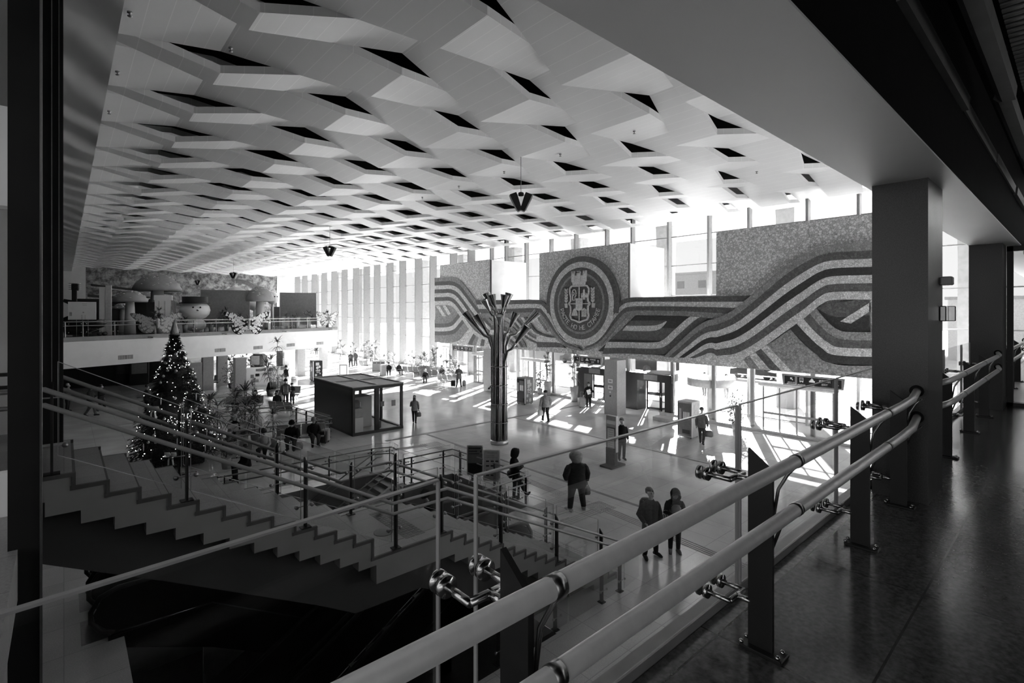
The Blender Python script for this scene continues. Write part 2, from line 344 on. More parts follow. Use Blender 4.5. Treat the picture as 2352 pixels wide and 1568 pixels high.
def revolving(n, v0, v1, jl, jr, u=28.25, h=1.98, H=2.46):     # v0 > v1: left and right outer edges as seen from the hall; jl, jr: jamb widths
    cy = (v0-jl+v1+jr)/2; w = (v0-jl)-(v1+jr); cx = u+w/2
    d = struct('door_%d' % n, MB().box(u-.14,v1-.05,h,u+.1,v0+.05,H).prism([(cx+(w/2+.1)*math.cos(q),cy+(w/2+.1)*math.sin(q)) for q in [2*PI*k/32 for k in range(32)]], h, H), M['black'])
    fr = MB().box(u-.12,v0-jl,0,u+w*.45,v0,h).box(u-.12,v1,0,u+.3,v1+jr,h)
    struct('frame', fr, M['black'], d)
    MB().box(u-.15,cy-.5,h+.08,u-.14,cy+.5,H-.06).box(u-.16,cy-.28,H-.01,u-.05,cy+.28,H+.09).build('label_plate', M['mid'], d)
    lf = MB(); gl = MB()
    for k in range(3):
        a = PI*(.5+.04)+PI*k*2/3; T = RT(cx,cy,0,a)
        for r0, r1, z0, z1 in ((0,.05,0,h),(w/2-.14,w/2-.05,0,h),(0,w/2-.1,0,.12),(0,w/2-.1,.92,1.12),(0,w/2-.1,h-.08,h)): lf.box(r0,-.03,z0,r1,.03,z1,T)
        gl.box(.04,-.005,.1,w/2-.12,.005,h-.1,T)
    struct('leaf', lf, M['black'], d); struct('pane', gl, M['pane'], d)
revolving(5, 20.33, 16.93, .92, .45); revolving(6, 24.55, 21.5, .62, .5)
# outer glass drum of the entrance to the right
wn += 1
o = struct('window_%d' % wn, MB().lathe([(1.35,0),(1.35,2.0),(1.33,2.0),(1.33,0)], 30, 29.6, 15.1), M['pane'])
struct('frame', MB().lathe([(1.38,1.95),(1.38,2.4),(1.3,2.42),(.1,2.44)], 30, 29.6, 15.1), M['lgrey'], o)
# stone pillars
def pillar(u0, v0, u1, v1, z0, z1, m='pillar'): struct('pillar', MB().box(u0,v0,z0,u1,v1,z1), M[m])
pillar(25.46,19.03,26.37,20.0,0,3.42); pillar(25.5,30.9,26.6,32.3,0,3.42)
struct('pillar', MB().box(5.51,.88,4.8,6.17,1.28,7.59), M['granite']); struct('pillar', MB().box(11.7,.9,4.8,12.36,1.32,7.59), M['granite'])
for x, y in ((448,925),(477,895),(510,885),(551,905),(690,862),(743,846)):
    u, v = at(x, y); struct('pillar', MB().box(u-.38,v-.3,0,u+.38,v+.4,2.85), M['pillar'])
# ---- far mezzanine
A0, A1 = (0.0, 42.75), (21.6, 52.15)
DX, DY = (A1[0]-A0[0]), (A1[1]-A0[1]); LN = math.hypot(DX, DY); DX /= LN; DY /= LN
def edge(t, off=0): return (A0[0]+DX*t-DY*off, A0[1]+DY*t+DX*off)
def edge_px(x, off=0):                     # the point of the line parallel to the far parapet that stands in column x of the photograph
    k = (x-HX)/F; p = edge(0, off)
    a, b = p[0]*SN-p[1]*CS-k*(p[0]*CS+p[1]*SN), DX*SN-DY*CS-k*(DX*CS+DY*SN)
    t = -a/b
    return (p[0]+DX*t, p[1]+DY*t)
EA = math.atan2(DY, DX)
p0, p1 = edge(-1.0), edge(LN)
slab = MB().prism([p0, p1, (21.6,97), (-.6,97)], 4.5, 4.8)
struct('floor_mezzanine_far', slab, M['mezz'])
struct('ceiling_mezzanine_far', MB().prism([edge(-1,.45), edge(LN,.45), (21.5,97), (-.6,97)], 2.82, 2.86), M['offwhite'])
struct('wall_parapet', MB().prism([p0, p1, edge(LN,.4), edge(-1,.4)], 2.8, 4.8), M['white'])
struct('wall_parapet', MB().prism([p1, (p1[0],97), (p1[0]-.4,97), edge(LN,.41)], 2.8, 4.79), M['white'])
struct('wall_under', MB().box(-.6,56.0,0,7.5,56.3,2.8), M['darkpanel'])
# ---- near mezzanine
struct('floor_mezzanine', MB().box(-5,-8,4.45,13.0,1.33,4.8), M['mezz'])
struct('floor_mezzanine', MB().box(13.0,-8,4.45,31.5,1.33,4.795), stone_tiles('far_gallery_floor', .34,.2,.6,.6,.35,.1,.008))
struct('floor_mezzanine', MB().box(-5,1.33,4.45,-.24,9.6,4.8), M['tread'])
struct('trim_10', MB().box(-.9,1.335,4.42,31,1.40,4.86), M['pillar'])
struct('ceiling_strip', MB().box(-5,.72,7.59,31,1.33,7.602), M['soffit'])
struct('wall_upstand', MB().box(-5,1.27,7.603,31.6,1.33,14.4), M['soffit'])
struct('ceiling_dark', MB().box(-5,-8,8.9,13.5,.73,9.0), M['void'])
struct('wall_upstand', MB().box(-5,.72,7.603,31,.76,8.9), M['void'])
struct('wall_back', MB().box(-5,-8.2,4.8,13.5,-8.0,9), M['mid'])
struct('ceiling_gallery', MB().box(13.5,-8,7.75,31,.72,7.85), seams('gallery_slats',.55,'X',.2,.03,.2))
struct('wall_gallery', MB().box(17.5,-8,4.8,17.7,.55,7.75), M['lgrey'])
struct('trim_11', MB().box(13.2,.5,7.5,14.6,.74,7.76), M['white'])
d = struct('door_7', MB().box(12.42,-2.2,4.8,12.44,.88,7.5), M['gl'])
f = MB().box(12.38,-2.3,4.8,12.5,.9,4.86).box(12.38,.82,4.8,12.5,.9,7.6).box(12.38,-2.3,7.5,12.5,.9,7.6).box(12.38,-1.0,4.8,12.5,-.94,7.5)
struct('frame', f, M['black'], d)
# ribbed dark panels and long trays under the near ceiling
rb = MB()
for i in range(60): rb.box(2.0+i*.09,-1.6,8.42,2.05+i*.09,.36,8.47)
struct('ceiling_ribs', rb, M['mid'])
for k, (v, z) in enumerate(((1.00,8.22),(.76,8.22),(.47,8.22))): pass
# ---- outside
struct('ground_outside', MB().box(31.9,-60,-.3,220,260,-.02), M['pave'])
struct('ground_road', MB().box(47,-60,-.02,58,260,.0), M['tarmac'])
struct('roof_overhang', MB().box(31.9,-20,13.3,45.5,110,14.4), M['ohang'])
for v in (4.0,13.2,22.4,31.6,40.8,50.0,59.2,68.4,77.6,86.8,96.0):
    struct('pillar_outside', MB().loft([[(36.5-a,v-b,z),(36.5+a,v-b,z),(36.5+a,v+b,z),(36.5-a,v+b,z)] for z,a,b in ((0,.55,.55),(9.5,.5,.5),(13.3,.6,.6))]), M['concrete'])
def block(name, x0, y0, x1, y1, h, rows, cols, label, m='concrete'):
    b = thing(name, label, 'building', ((x0+x1)/2,(y0+y1)/2,-.02)); hx, hy = (x1-x0)/2, (y1-y0)/2
    MB().box(-hx,-hy,0,hx,hy,h).build('wall', M[m], b)
    MB().box(-hx-.3,-hy-.3,h,hx+.3,hy+.3,h+.4).build('roof', M['grey'], b)
    for r in range(rows):
        for c in range(cols):
            y = -hy+(c+.5)*2*hy/cols; z = 1.2+(r+.3)*(h-1)/rows
            MB().box(-hx-.06,y-.8,z,-hx,y+.8,z+1.5).build('window', M['mid'], b)
block('office_block', 95,20,110,62,14,3,9,'long pale office block across the station square, seen through the glass front')
block('apartment_block', 100,70,115,98,20,4,5,'taller pale block standing left of the long office block outside','lgrey')
block('low_building', 88,-20,100,12,8,2,6,'low pale building outside, seen between the two granite columns','lgrey')

# tactile paving grooves in the hall floor
def groove(nm, pts, n=4, w=.045, sp=.10, m='print_'):
    g = MB()
    for a, b in zip(pts, pts[1:]):
        d = Vector((b[0]-a[0],b[1]-a[1])).normalized()
        for k in range(n):
            o = (k-(n-1)/2)*sp; nx, ny = -d.y, d.x
            q = [(a[0]+nx*(o-w/2),a[1]+ny*(o-w/2)),(b[0]+nx*(o-w/2),b[1]+ny*(o-w/2)),(b[0]+nx*(o+w/2),b[1]+ny*(o+w/2)),(a[0]+nx*(o+w/2),a[1]+ny*(o+w/2))]
            g.prism(q, 0, .006)
    struct(nm, g, M[m])
def pad(nm, c, s_=.8, ang=0):
    g = MB(); T = RT(c[0],c[1],0,ang)
    for i in range(9):
        for j in range(9): g.bbox(-s_/2+s_*(i+.5)/9,-s_/2+s_*(j+.5)/9,.004,.055,.055,.008,.015,T)
    struct(nm, g, M['print_'])
ga, gb, gc, gd = at(1187,1093), at(1298,1138), at(1378,1164), at(1720,1306)
dirA = math.atan2(gd[1]-gc[1], gd[0]-gc[0])
groove('trim_50', [ga,(gb[0]*.96+ga[0]*.04,gb[1]*.96+ga[1]*.04)]); groove('trim_51', [(gb[0]*.9+gc[0]*.1,gb[1]*.9+gc[1]*.1),(gb[0]*.35+gc[0]*.65,gb[1]*.35+gc[1]*.65)]); groove('trim_52', [(gc[0]*.97+gd[0]*.03,gc[1]*.97+gd[1]*.03),gd])
pad('trim_53', gb, .8, dirA); pad('trim_54', gc, .8, dirA)
groove('trim_55', [at(1288,1145),at(1212,1172)]); groove('trim_56', [at(1370,1172),at(1270,1212)])
groove('trim_57', [at(800,1048),at(980,1022)]); pad('trim_58', at(995,1022), 1.0, dirA); groove('trim_59', [at(1003,1026),at(1065,1048)])
g = MB(); a_, b_ = at(1150,1192), at(1372,1292); dd = Vector((b_[0]-a_[0],b_[1]-a_[1])); L_ = dd.length; dd.normalize(); ang = math.atan2(dd.y,dd.x)
for i in range(int(L_/.1)):
    for j in range(5): g.box(i*.1,-.25+j*.1,0,i*.1+.07,-.18+j*.1,.006,RT(a_[0],a_[1],0,ang))
struct('trim_60', g, M['lgrey'])
# ================================================================ railings
def spider(mb, px, py, z, qx, qy, r=.022):         # glass fixing: two short arms with round pads, from a post to the glass line
    mb.tube([(px,py,z),(qx,qy,z)], r*.55, 8)
    return mb
def bal(name, label, cat, runs, group=None): 
    return thing(name, label, cat, (0,0,0), 0, group)
# ---- near balustrade on our own mezzanine
MZ = 4.8
t = thing('glass_balustrade', 'nearest glass balustrade with two thick satin handrails and black plate posts along our mezzanine', 'railing')
PU = [-.66,.94,2.54,4.19,5.30]
def near_post(u, par):
    p = MB().prism([(.985,MZ),(1.10,MZ),(1.10,MZ+.975),(.985,MZ+.885)], u-.011, u+.011, 'x').build('post', M['black'], par)
    MB().bbox(u,1.03,MZ+.009,.10,.20,.018,.004).build('base_plate', M['black'], p)
    for y in (.955,1.125):
        for x in (-.03,.03): MB().lathe([(.012,MZ+.018),(.012,MZ+.026),(.006,MZ+.032)], 10, u+x, y).build('bolt', M['chrome'], p)
    br = MB(); 
    br.tube([(u+.02,1.0,MZ+.60),(u+.02,.97,MZ+.80),(u+.03,.93,MZ+.88),(u+.03,.895,MZ+.925)], .008, 8)
    br.tube([(u+.02,1.0,MZ+.50),(u+.02,.96,MZ+.62),(u+.03,.895,MZ+.70)], .008, 8)
    br.build('bracket', M['dsteel'], p)
    for z in (MZ+.82,MZ+.22):
        c = MB().tube([(u-.075,1.16,z),(u+.075,1.16,z)], .014, 10).tube([(u,1.09,z),(u,1.165,z)], .014, 10)
        for s in (-.075,.075):
            c.tube([(u+s,1.155,z),(u+s,1.285,z)], .013, 10).tube([(u+s,1.268,z),(u+s,1.29,z)], .034, 18).tube([(u+s,1.312,z),(u+s,1.326,z)], .034, 18)
        c.build('glass_clamp', M['chrome'], p)
for u in PU: near_post(u, t)
for z, bend in ((MZ+.955,.06),(MZ+.73,.05)):
    pts = [(-4,.887,z),(4.6,.887,z),(5.0,.895,z+.004),(5.51,.955,z+.01)]
    h = MB().tube(pts, .029, 22).build('handrail', M['rail'], t)
    for u in (-.64,.93,2.55,4.2): MB().tube([(u-.019,.887,z),(u+.019,.887,z)], .0312, 24).build('coupler', M['dsteel'], h)
    MB().tube([(5.49,.955,z+.01),(5.508,.957,z+.01)], .05, 20).build('rosette', M['black'], h)
for (a, av), (b, bv) in (((-2.2,1.10),(-.70,1.2)),((-.62,1.205),(.885,1.345)),((1.0,1.3),(2.86,1.3)),((2.90,1.3),(4.58,1.3)),((4.62,1.3),(5.9,1.31))):
    g = MB().prism([(a,av),(b,bv),(b,bv+.014),(a,av+.014)], MZ+.09, MZ+1.115).build('glass_panel', M['gl'], t)
    MB().prism([(a,av-.001),(b,bv-.001),(b,bv+.015),(a,av+.015)], MZ+1.115, MZ+1.121).build('polished_edge', M['edge'], g)
    for x, y in ((a,av),(b,bv)): MB().box(x-.003,y-.001,MZ+.09,x+.003,y+.015,MZ+1.115).build('polished_edge', M['edge'], g)
# second stretch between the columns, and beyond
def stretch(label, us, u0, u1):
    t = thing('glass_balustrade', label, 'railing')
    for u in us: near_post(u, t)
    for z in (MZ+.955,MZ+.73):
        h = MB().tube([(u0,.955,z),(u0+.5,.895,z),(u0+.9,.887,z),(u1-.9,.887,z),(u1-.5,.895,z),(u1,.955,z)], .029, 16).build('handrail', M['rail'], t)
        for u in us: MB().tube([(u-.019,.887,z),(u+.019,.887,z)], .0312, 16).build('coupler', M['dsteel'], h)
        for u in (u0,u1): MB().tube([(u-.012,.955,z),(u+.012,.955,z)], .05, 16).build('rosette', M['black'], h)
    n = len(us)
    for a, b in zip([u0]+[u+.05 for u in us], [u-.05 for u in us]+[u1]):
        if b-a > .2:
            g = MB().box(a,1.3,MZ+.09,b,1.314,MZ+1.115).build('glass_panel', M['gl'], t)
            for x in (a,b): MB().box(x-.004,1.299,MZ+.09,x+.004,1.315,MZ+1.115).build('polished_edge', M['edge'], g)
stretch('glass balustrade with black plate posts between the two granite columns on the right', [7.5,9.25,10.8], 6.18, 11.69)
stretch('far glass balustrade with handrails beyond the dark glass door frame at right edge', [13.6,15.2,16.8], 12.50, 17.45)
# ---- long trays below the dark ceiling, each run of separate lengths
TR = (('leftmost long metal tray under the dark ceiling, next to the pale ceiling strip',1.00),('middle long metal tray under the dark ceiling at upper right',.755),('rightmost long metal tray under the dark ceiling, beside the ribbed panels',.46))
for lab, v in TR:
    t = thing('ceiling_tray', lab, 'tray', (0,0,0), 0, 'trays under the dark mezzanine ceiling')
    for k in range(6):
        a = -1.3+k*2.45; dv = .018*math.sin(k*2.3); dz = .012*math.cos(k*1.7)
        pr = [(v-.07+dv,8.36+dz),(v+.035+dv,8.36+dz),(v+.055+dv,8.29+dz),(v+.02+dv,8.25+dz),(v-.06+dv,8.25+dz)]
        MB().prism(pr, a, a+2.42, 'x').build('tray_length', M['tray'], t)
    hg = MB()
    for k in range(6): hg.tube([(-1+k*2.45,v,8.36),(-1+k*2.45,v,8.9)], .006, 6)
    hg.build('hanger', M['dsteel'], t)
# fittings on the granite columns
tag(MB().bbox(6.08,.835,6.73,.10,.088,.08,.01).build('emergency_light', M['lgrey']), 'small boxy emergency light fixed high on the right face of the nearer granite column', 'light')  # emergency light mounted on the granite column, not on a wall
tag(MB().bbox(6.06,.855,6.43,.10,.048,.14,.008).bbox(6.13,.83,6.43,.02,.10,.14,.006).build('wall_bracket', M['steel']), 'metal bracket box at eye level on the right face of the nearer granite column', 'bracket')
t = thing('smoke_detector', 'round white smoke detector on the pale ceiling strip by the second column', 'detector', (11.9,1.0,7.59))
MB().lathe([(.09,-.001),(.09,-.03),(.07,-.045)], 20).build('housing', M['white'], t); MB().lathe([(.04,-.046),(.035,-.075),(.02,-.08)], 16).build('sensor', M['lgrey'], t)
# ================================================================ staircase
ST = thing('staircase', 'long pale stone staircase descending from the left to the hall floor with a middle landing', 'staircase')
V1, V2 = 7.5, 9.45; TRD, RIS = .30, .1513
def zt(k): return 4.8-RIS*k                 # level of the k-th tread below the mezzanine
U0 = .07
treads = []
for k in range(1, 14): treads.append((U0-.30+(k-1)*TRD, U0-.30+k*TRD, zt(k)))          # first flight
LZ = zt(14+1); LZ = 2.53
treads.append((3.67, 5.19, LZ))
n2 = 16
for k in range(1, n2+1): treads.append((5.19+(k-1)*TRD, 5.19+k*TRD, LZ-k*LZ/(n2+1)))
for i, (a, b, z) in enumerate(treads):
    nm = 'landing' if b-a > 1 else 'tread'
    nz = treads[i+1][2] if i+1 < len(treads) else 0.0
    o = MB().box(a-.02,V1+.03,z-.045,b,V2-.03,z).build(nm, M['tread'], ST)
    e = MB().box(a-.02,V1-.012,z-.045,b+.03,V1+.03,z).box(a-.02,V2-.03,z-.045,b+.03,V2+.012,z)
    e.box(b-.005,V1-.012,nz,b+.03,V2+.012,z-.045)
    e.build('edge_band', M['treadedge'], o)
# stepped side walls under the treads, and the sloping beam set back below them, its shade put into the dark colour
TH2 = .44
top = []; bot = []
for i, (a, b, z) in enumerate(treads):
    top += [(a,z-.045),(b,z-.045)]
for i, (a, b, z) in enumerate(treads):
    sh = .08
    bot += [(a+sh,max(.0,z-TH2)),(b+sh,max(.0,z-TH2))]
pts = [(treads[0][0]-.3, 4.76), (treads[0][0], 4.76)]
for i, (a, b, z) in enumerate(treads): pts += [(a, z-.045), (b, z-.045)]
pts += [(treads[-1][1], -.01)]
low = []
for i, (a, b, z) in enumerate(treads): low += [(a+.075, max(-.01, z-TH2)), (b+.075, max(-.01, z-TH2))]
low = [(min(u, treads[-1][1]-.02), z) for u, z in low if z > 0]
pts += low[::-1]+[(treads[0][0]+.075, 4.37), (treads[0][0]-.3, 4.37)]
MB().prism(pts, V1, V2, 'y').build('stepped_slab', M['stairside'], ST)
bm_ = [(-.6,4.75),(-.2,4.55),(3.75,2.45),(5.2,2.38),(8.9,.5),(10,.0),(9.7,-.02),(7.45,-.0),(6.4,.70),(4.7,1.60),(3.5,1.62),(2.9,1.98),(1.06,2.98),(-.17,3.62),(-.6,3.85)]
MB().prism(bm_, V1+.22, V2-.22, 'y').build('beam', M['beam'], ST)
MB().box(-.35,V1-.6,4.8,-.25,V1-.05,5.3).build('plinth', M['lgrey'], ST)
def stair_rails(label, v, side, hv):
    t = thing('stair_balustrade', label, 'railing')
    line = [(-.16,4.8),(3.99,LZ),(5.05,LZ),(10.0,.12)]
    def zl(u):
        for (a, za), (b, zb) in zip(line, line[1:]):
            if a <= u <= b: return za+(zb-za)*(u-a)/(b-a)
        return line[-1][1]
    def foot(u):
        for a, b, z in treads:
            if a <= u < b: return z
        return 0
    us = [-.1,1.17,2.65,4.12,5.02,6.4,7.98,9.5] if side < 0 else [1.35,2.8,4.15,5.1,6.6,8.1,9.5]
    for u in us:
        z = foot(u); 
        p = MB().prism([(v-.045,z),(v+.045,z),(v+.045,z+1.02),(v-.045,z+.93)] if side < 0 else [(v-.045,z),(v+.045,z),(v+.045,z+.93),(v-.045,z+1.02)], u-.012, u+.012, 'x').build('post', M['black'], t)
        MB().box(u-.07,v-.06,z,u+.07,v+.06,z+.015).build('base_plate', M['black'], p)
        for dz in (.30,.84):
            c = MB().tube([(u-.11,v-side*.05,z+dz),(u+.11,v-side*.05,z+dz)], .009, 8)
            for s in (-.11,.11): c.tube([(u+s,v-side*.07,z+dz),(u+s,v-side*.03,z+dz)], .028, 12)
            c.build('glass_clamp', M['dsteel'], p)
    for dz in (.81,.64):
        pts = [(-.9,hv,4.8+dz),(-.16,hv,4.8+dz)]+[(a,hv,z+dz) for a, z in line[1:]]+[(10.5,hv,dz+.1)]
        if side > 0: pts = [(-.9,hv,4.8+dz)]+pts[1:]
        MB().tube(pts, .027, 14).build('handrail', M['srail'], t)
    for a, b in zip(us, us[1:]):
        a2, b2 = a+.05, b-.05; za, zb = zl(a2), zl(b2)
        g = MB().prism([(a2,za+.10),(b2,zb+.10),(b2,zb+1.15),(a2,za+1.15)], v-side*.055, v-side*.045, 'y').build('glass_panel', M['gl'], t)
        for d in (.10,1.145): MB().prism([(a2,za+d),(b2,zb+d),(b2,zb+d+.008),(a2,za+d+.008)], v-side*.057, v-side*.043, 'y').build('polished_edge', M['edge'], g)
        for x, z in ((a2,za),(b2,zb)): MB().box(x-.003,v-side*.057,z+.1,x+.003,v-side*.043,z+1.15).build('polished_edge', M['edge'], g)
stair_rails('near side glass balustrade of the staircase with two round handrails', 7.56, -1, 7.42)
stair_rails('far side glass balustrade of the staircase with two round handrails', 9.39, 1, 9.5)
# tactile strip and the round plate on the landing
tc_ = MB()
for i in range(4):
    for j in range(16): tc_.box(4.42+i*.1,V1+.25+j*.09,LZ,4.50+i*.1,V1+.32+j*.09,LZ+.004)
tag(tc_.build('tactile_strip', M['mid']), 'ribbed tactile strip laid across the staircase landing', 'tactile paving')
tag(MB().lathe([(.17,LZ),(.17,LZ+.004),(.16,LZ+.005)], 24, 4.25, 8.25).build('floor_plate', M['mid']), 'round dark plate set in the staircase landing', 'plate')
# ================================================================ pit: escalators, stair and railings
def escalator(label, x, v, rz=0):
    t = thing('escalator', label, 'escalator', (x,v,0), rz, 'escalators in the floor opening')
    sl = math.tan(math.radians(30)); L = 6.3; u_top = 0
    def zz(u): return 0.0 if u > u_top-1.2 else -(u_top-1.2-u)*sl
    ub = u_top-1.2-L
    for s in (-.55,.55):
        y = s
        pan = [(u_top+.55,.12),(u_top+.8,.4),(u_top+.82,.55),(u_top+.7,.8),(u_top+.45,.92),(u_top-1.2,.92),(ub,zz(ub)+.92),(ub,zz(ub)-.15),(u_top-1.2,-.15),(u_top+.5,-.15)]
        b = MB().prism(pan, y-.012, y+.012, 'y').build('balustrade', M['darkpanel'], t)
        path = [(u_top+.5,.1),(u_top+.72,.2),(u_top+.86,.42),(u_top+.86,.62),(u_top+.72,.86),(u_top+.45,.96),(u_top-1.2,.96),(ub,zz(ub)+.96)]
        MB().tube([(a,y,z) for a, z in path], .045, 10).build('handrail', M['black'], b)
        MB().tube([(u_top+.55,y,.08),(u_top-1.2,y,.02),(ub,y,zz(ub)+.02)], .04, 8).build('skirt_trim', M['chrome'], b)
        MB().prism([(u_top+.6,-.12),(u_top+.6,.06),(u_top-1.2,.06),(ub,zz(ub)+.06),(ub,zz(ub)-.9),(u_top-1.2,-.9)], y-.10 if s < 0 else y+.02, y-.02 if s < 0 else y+.10, 'y').build('cladding', M['darkpanel'], t)
    for k in range(15):
        u = u_top-1.3-k*.4
        MB().box(u-.4,-.5,zz(u-.2)-.22,u,.5,zz(u-.2)-.0).build('step', stepm, t)
    MB().box(u_top-1.3,-.5,-.05,u_top+1.0,.5,.004).build('landing_plate', M['dsteel'], t)
stepm = seams('escalator_step', .10, 'Y', .04, .012, .25)
escalator('nearer escalator sinking below the staircase, its rounded end by the stair foot', 8.4, 10.25)
escalator('farther escalator sinking below the staircase, beside the nearer one', 8.4, 11.6)
escalator('escalator with its rounded end at lower left under the staircase, nearer of the left pair', 1.25, 13.3, PI)
escalator('escalator with its rounded end at lower left under the staircase, farther of the left pair', 1.25, 14.75, PI)
# stair going down at the far side of the pit
t = thing('pit_staircase', 'short stone stair going down inside the glass-railed opening in the floor', 'staircase')
for k in range(14):
    MB().box(9.45-(k+1)*.3,16.85,-(k+1)*.155-.6,9.45-k*.3,18.7,-(k+1)*.155).build('tread', M['tread'], t)
for v in (16.95,18.6):
    h = MB()
    for dz in (.9,.65): h.tube([(9.5,v,dz),(9.3,v,dz),(5.2,v,dz-2.1)], .025, 10)
    h.build('handrail', M['srail'], t)
MB().box(5.0,15.62,-1.9,9.0,16.7,-.4).build('ledge', M['lgrey'], t)
MB().prism([(9.44,-.02),(9.44,.10),(9.0,.10),(3.0,-3.0),(3.0,-4.3),(9.0,-1.2)], 16.72, 16.84, 'y').build('parapet', M['lgrey'], t)
def pit_rail(label, pts, posts, side=1, h=1.0, gl=True, name='glass_balustrade'):
    t = thing(name, label, 'railing')
    segs = list(zip(pts, pts[1:]))
    for (x, y) in posts:
        (a, b) = min(segs, key=lambda s: abs((s[1][0]-s[0][0])*(y-s[0][1])-(s[1][1]-s[0][1])*(x-s[0][0]))/max(.01, math.hypot(s[1][0]-s[0][0], s[1][1]-s[0][1])))
        ang = math.atan2(b[1]-a[1], b[0]-a[0]); T = RT(x,y,0,ang)
        p = MB().prism([(-.045,0),(.045,0),(.045,.92),(-.045,1.0)], -.012, .012, 'x', T).build('post', M['black'], t)
        MB().box(-.07,-.07,0,.07,.07,.015,T).build('base_plate', M['black'], p)
        c = MB()
        for dz in (.28,.8):
            c.tube([tuple(T @ Vector((-.11,side*.06,dz))), tuple(T @ Vector((.11,side*.06,dz)))], .008, 6)
            for s in (-.11,.11): c.tube([tuple(T @ Vector((s,side*.075,dz))), tuple(T @ Vector((s,side*.045,dz)))], .026, 10)
        c.build('glass_clamp', M['dsteel'], p)
    off = []
    for i, q in enumerate(pts):
        off.append(q)
    for z in (.96,.72): MB().tube([(x,y,z) for x, y in off], .025, 10).build('handrail', M['srail'], t)
    if gl:
        for a, b in segs:
            d = Vector((b[0]-a[0], b[1]-a[1])); L = d.length; n = max(1, round(L/1.6)); d /= L; nx, ny = -d.y*side*.08, d.x*side*.08
            for k in range(n):
                s0, s1 = L*k/n+.04, L*(k+1)/n-.04
                q = [(a[0]+d.x*s0+nx,a[1]+d.y*s0+ny),(a[0]+d.x*s1+nx,a[1]+d.y*s1+ny)]
                ee = (-ny*.12,nx*.12)
                g = MB().prism([q[0],q[1],(q[1][0]+nx*.12,q[1][1]+ny*.12),(q[0][0]+nx*.12,q[0][1]+ny*.12)], .08, 1.12).build('glass_panel', M['gl'], t)
                MB().tube([(q[0][0],q[0][1],1.12),(q[1][0],q[1][1],1.12)], .006, 5).build('polished_edge', M['edge'], g)
                MB().tube([(q[0][0],q[0][1],.08),(q[0][0],q[0][1],1.12)], .005, 5).build('polished_edge', M['edge'], g)
    return t
pit_rail('glass balustrade on the floor along the near side of the stair foot', [(5.9,7.1),(9.62,7.1),(10.4,7.2)], [(5.95,7.1),(7.45,7.1),(8.94,7.1),(9.6,7.1)], -1)
pit_rail('glass balustrade turning the corner of the floor opening in front of the two notice boards', [(9.45,16.78),(11.62,16.72),(11.72,12.6)], [(9.5,16.8),(9.8,16.78),(11.2,16.74),(11.7,16.3),(11.7,15.5),(11.72,14.2),(11.72,12.9)], 1)
pit_rail('glass balustrade between the escalator ends and the hall floor', [(11.72,12.3),(9.7,12.25),(9.62,11.2)], [(11.5,12.3),(10.4,12.3),(9.65,11.5)], -1)
pit_rail('glass balustrade with handrails along the far side of the stair opening', [(-1.5,19.1),(9.3,18.85),(9.95,18.6),(9.9,18.1)], [(.3,19.05),(2.2,19.0),(4,18.97),(5.7,18.95),(7.5,18.9),(9.2,18.85),(9.85,18.6)], 1)
pit_rail('V shaped glass railing round the waiting seats, its corner pointing at the dark kiosk', [(5.7,25.8),(6.4,25.75),(10.3,25.6),(9.85,30.6),(6.2,31.2)], [(5.8,25.8),(6.9,25.74),(8.3,25.68),(10.2,25.65),(10.1,27.2),(10.0,28.4),(9.9,29.7),(8.2,30.9)], 1)
pit_rail('small railed stair opening among the waiting seats behind the plants', [(3.5,40.0),(6.9,36.4),(9.2,37.0),(9.6,41.5)], [(4.2,39.2),(6.8,36.5),(9.1,37.0),(9.4,39.5)], 1)
# ================================================================ mosaic relief over the entrance
MU = 27.25
def cur(pts, n=6, closed=False):               # smooth curve through points
    P_ = [Vector(p) for p in pts]; out = []
    for i in range(len(P_)-1):
        p0 = P_[max(i-1,0)]; p1 = P_[i]; p2 = P_[i+1]; p3 = P_[min(i+2,len(P_)-1)]
        for k in range(n):
            s = k/n
            out.append(tuple(.5*((2*p1)+(-p0+p2)*s+(2*p0-5*p1+4*p2-p3)*s*s+(-p0+3*p1-3*p2+p3)*s**3)))
    out.append(tuple(P_[-1])); return out
def zl(p): x, y = 980+p[0]/3.92, 560+p[1]/3.92; v, z = onx(x, y, MU); return (v, max(3.46, min(z, 10.82)))
def zr(p): x, y = 1550+p[0]/3.92, 480+p[1]/3.92; v, z = onx(x, y, MU); return (max(v, 5.2), max(3.46, min(z, 10.82)))
MUR = thing('mosaic_relief', 'huge stone mosaic relief of flowing ribbons and a city crest above the entrance', 'mosaic', (0,0,0))
base = []
for (va, vb, z1) in ((33.55,41.2,10.85),(19.43,27.57,10.85),(5.2,13.57,10.85)):
    blk = MB().box(MU,va,7.34,GU-.3,vb,z1).build('block', M['white'], MUR)
    MB().box(MU-.06,va,3.42,MU,vb,z1).build('mosaic_face', M['mosl'], blk)
    MB().box(MU-.07,va-.03,7.3,MU+.1,va,z1).build('edge_trim', M['black'], blk)
MB().box(MU,5.2,3.42,MU+1.6,41.2,7.34).build('band', M['white'], MUR)
MB().box(MU-.05,5.2,3.42,MU,41.2,7.34).build('mosaic_face', M['mosl'], MUR)
TONE = dict(d='mosd', m='mosm', l='mosl', x='mosx')
LAY = [0]
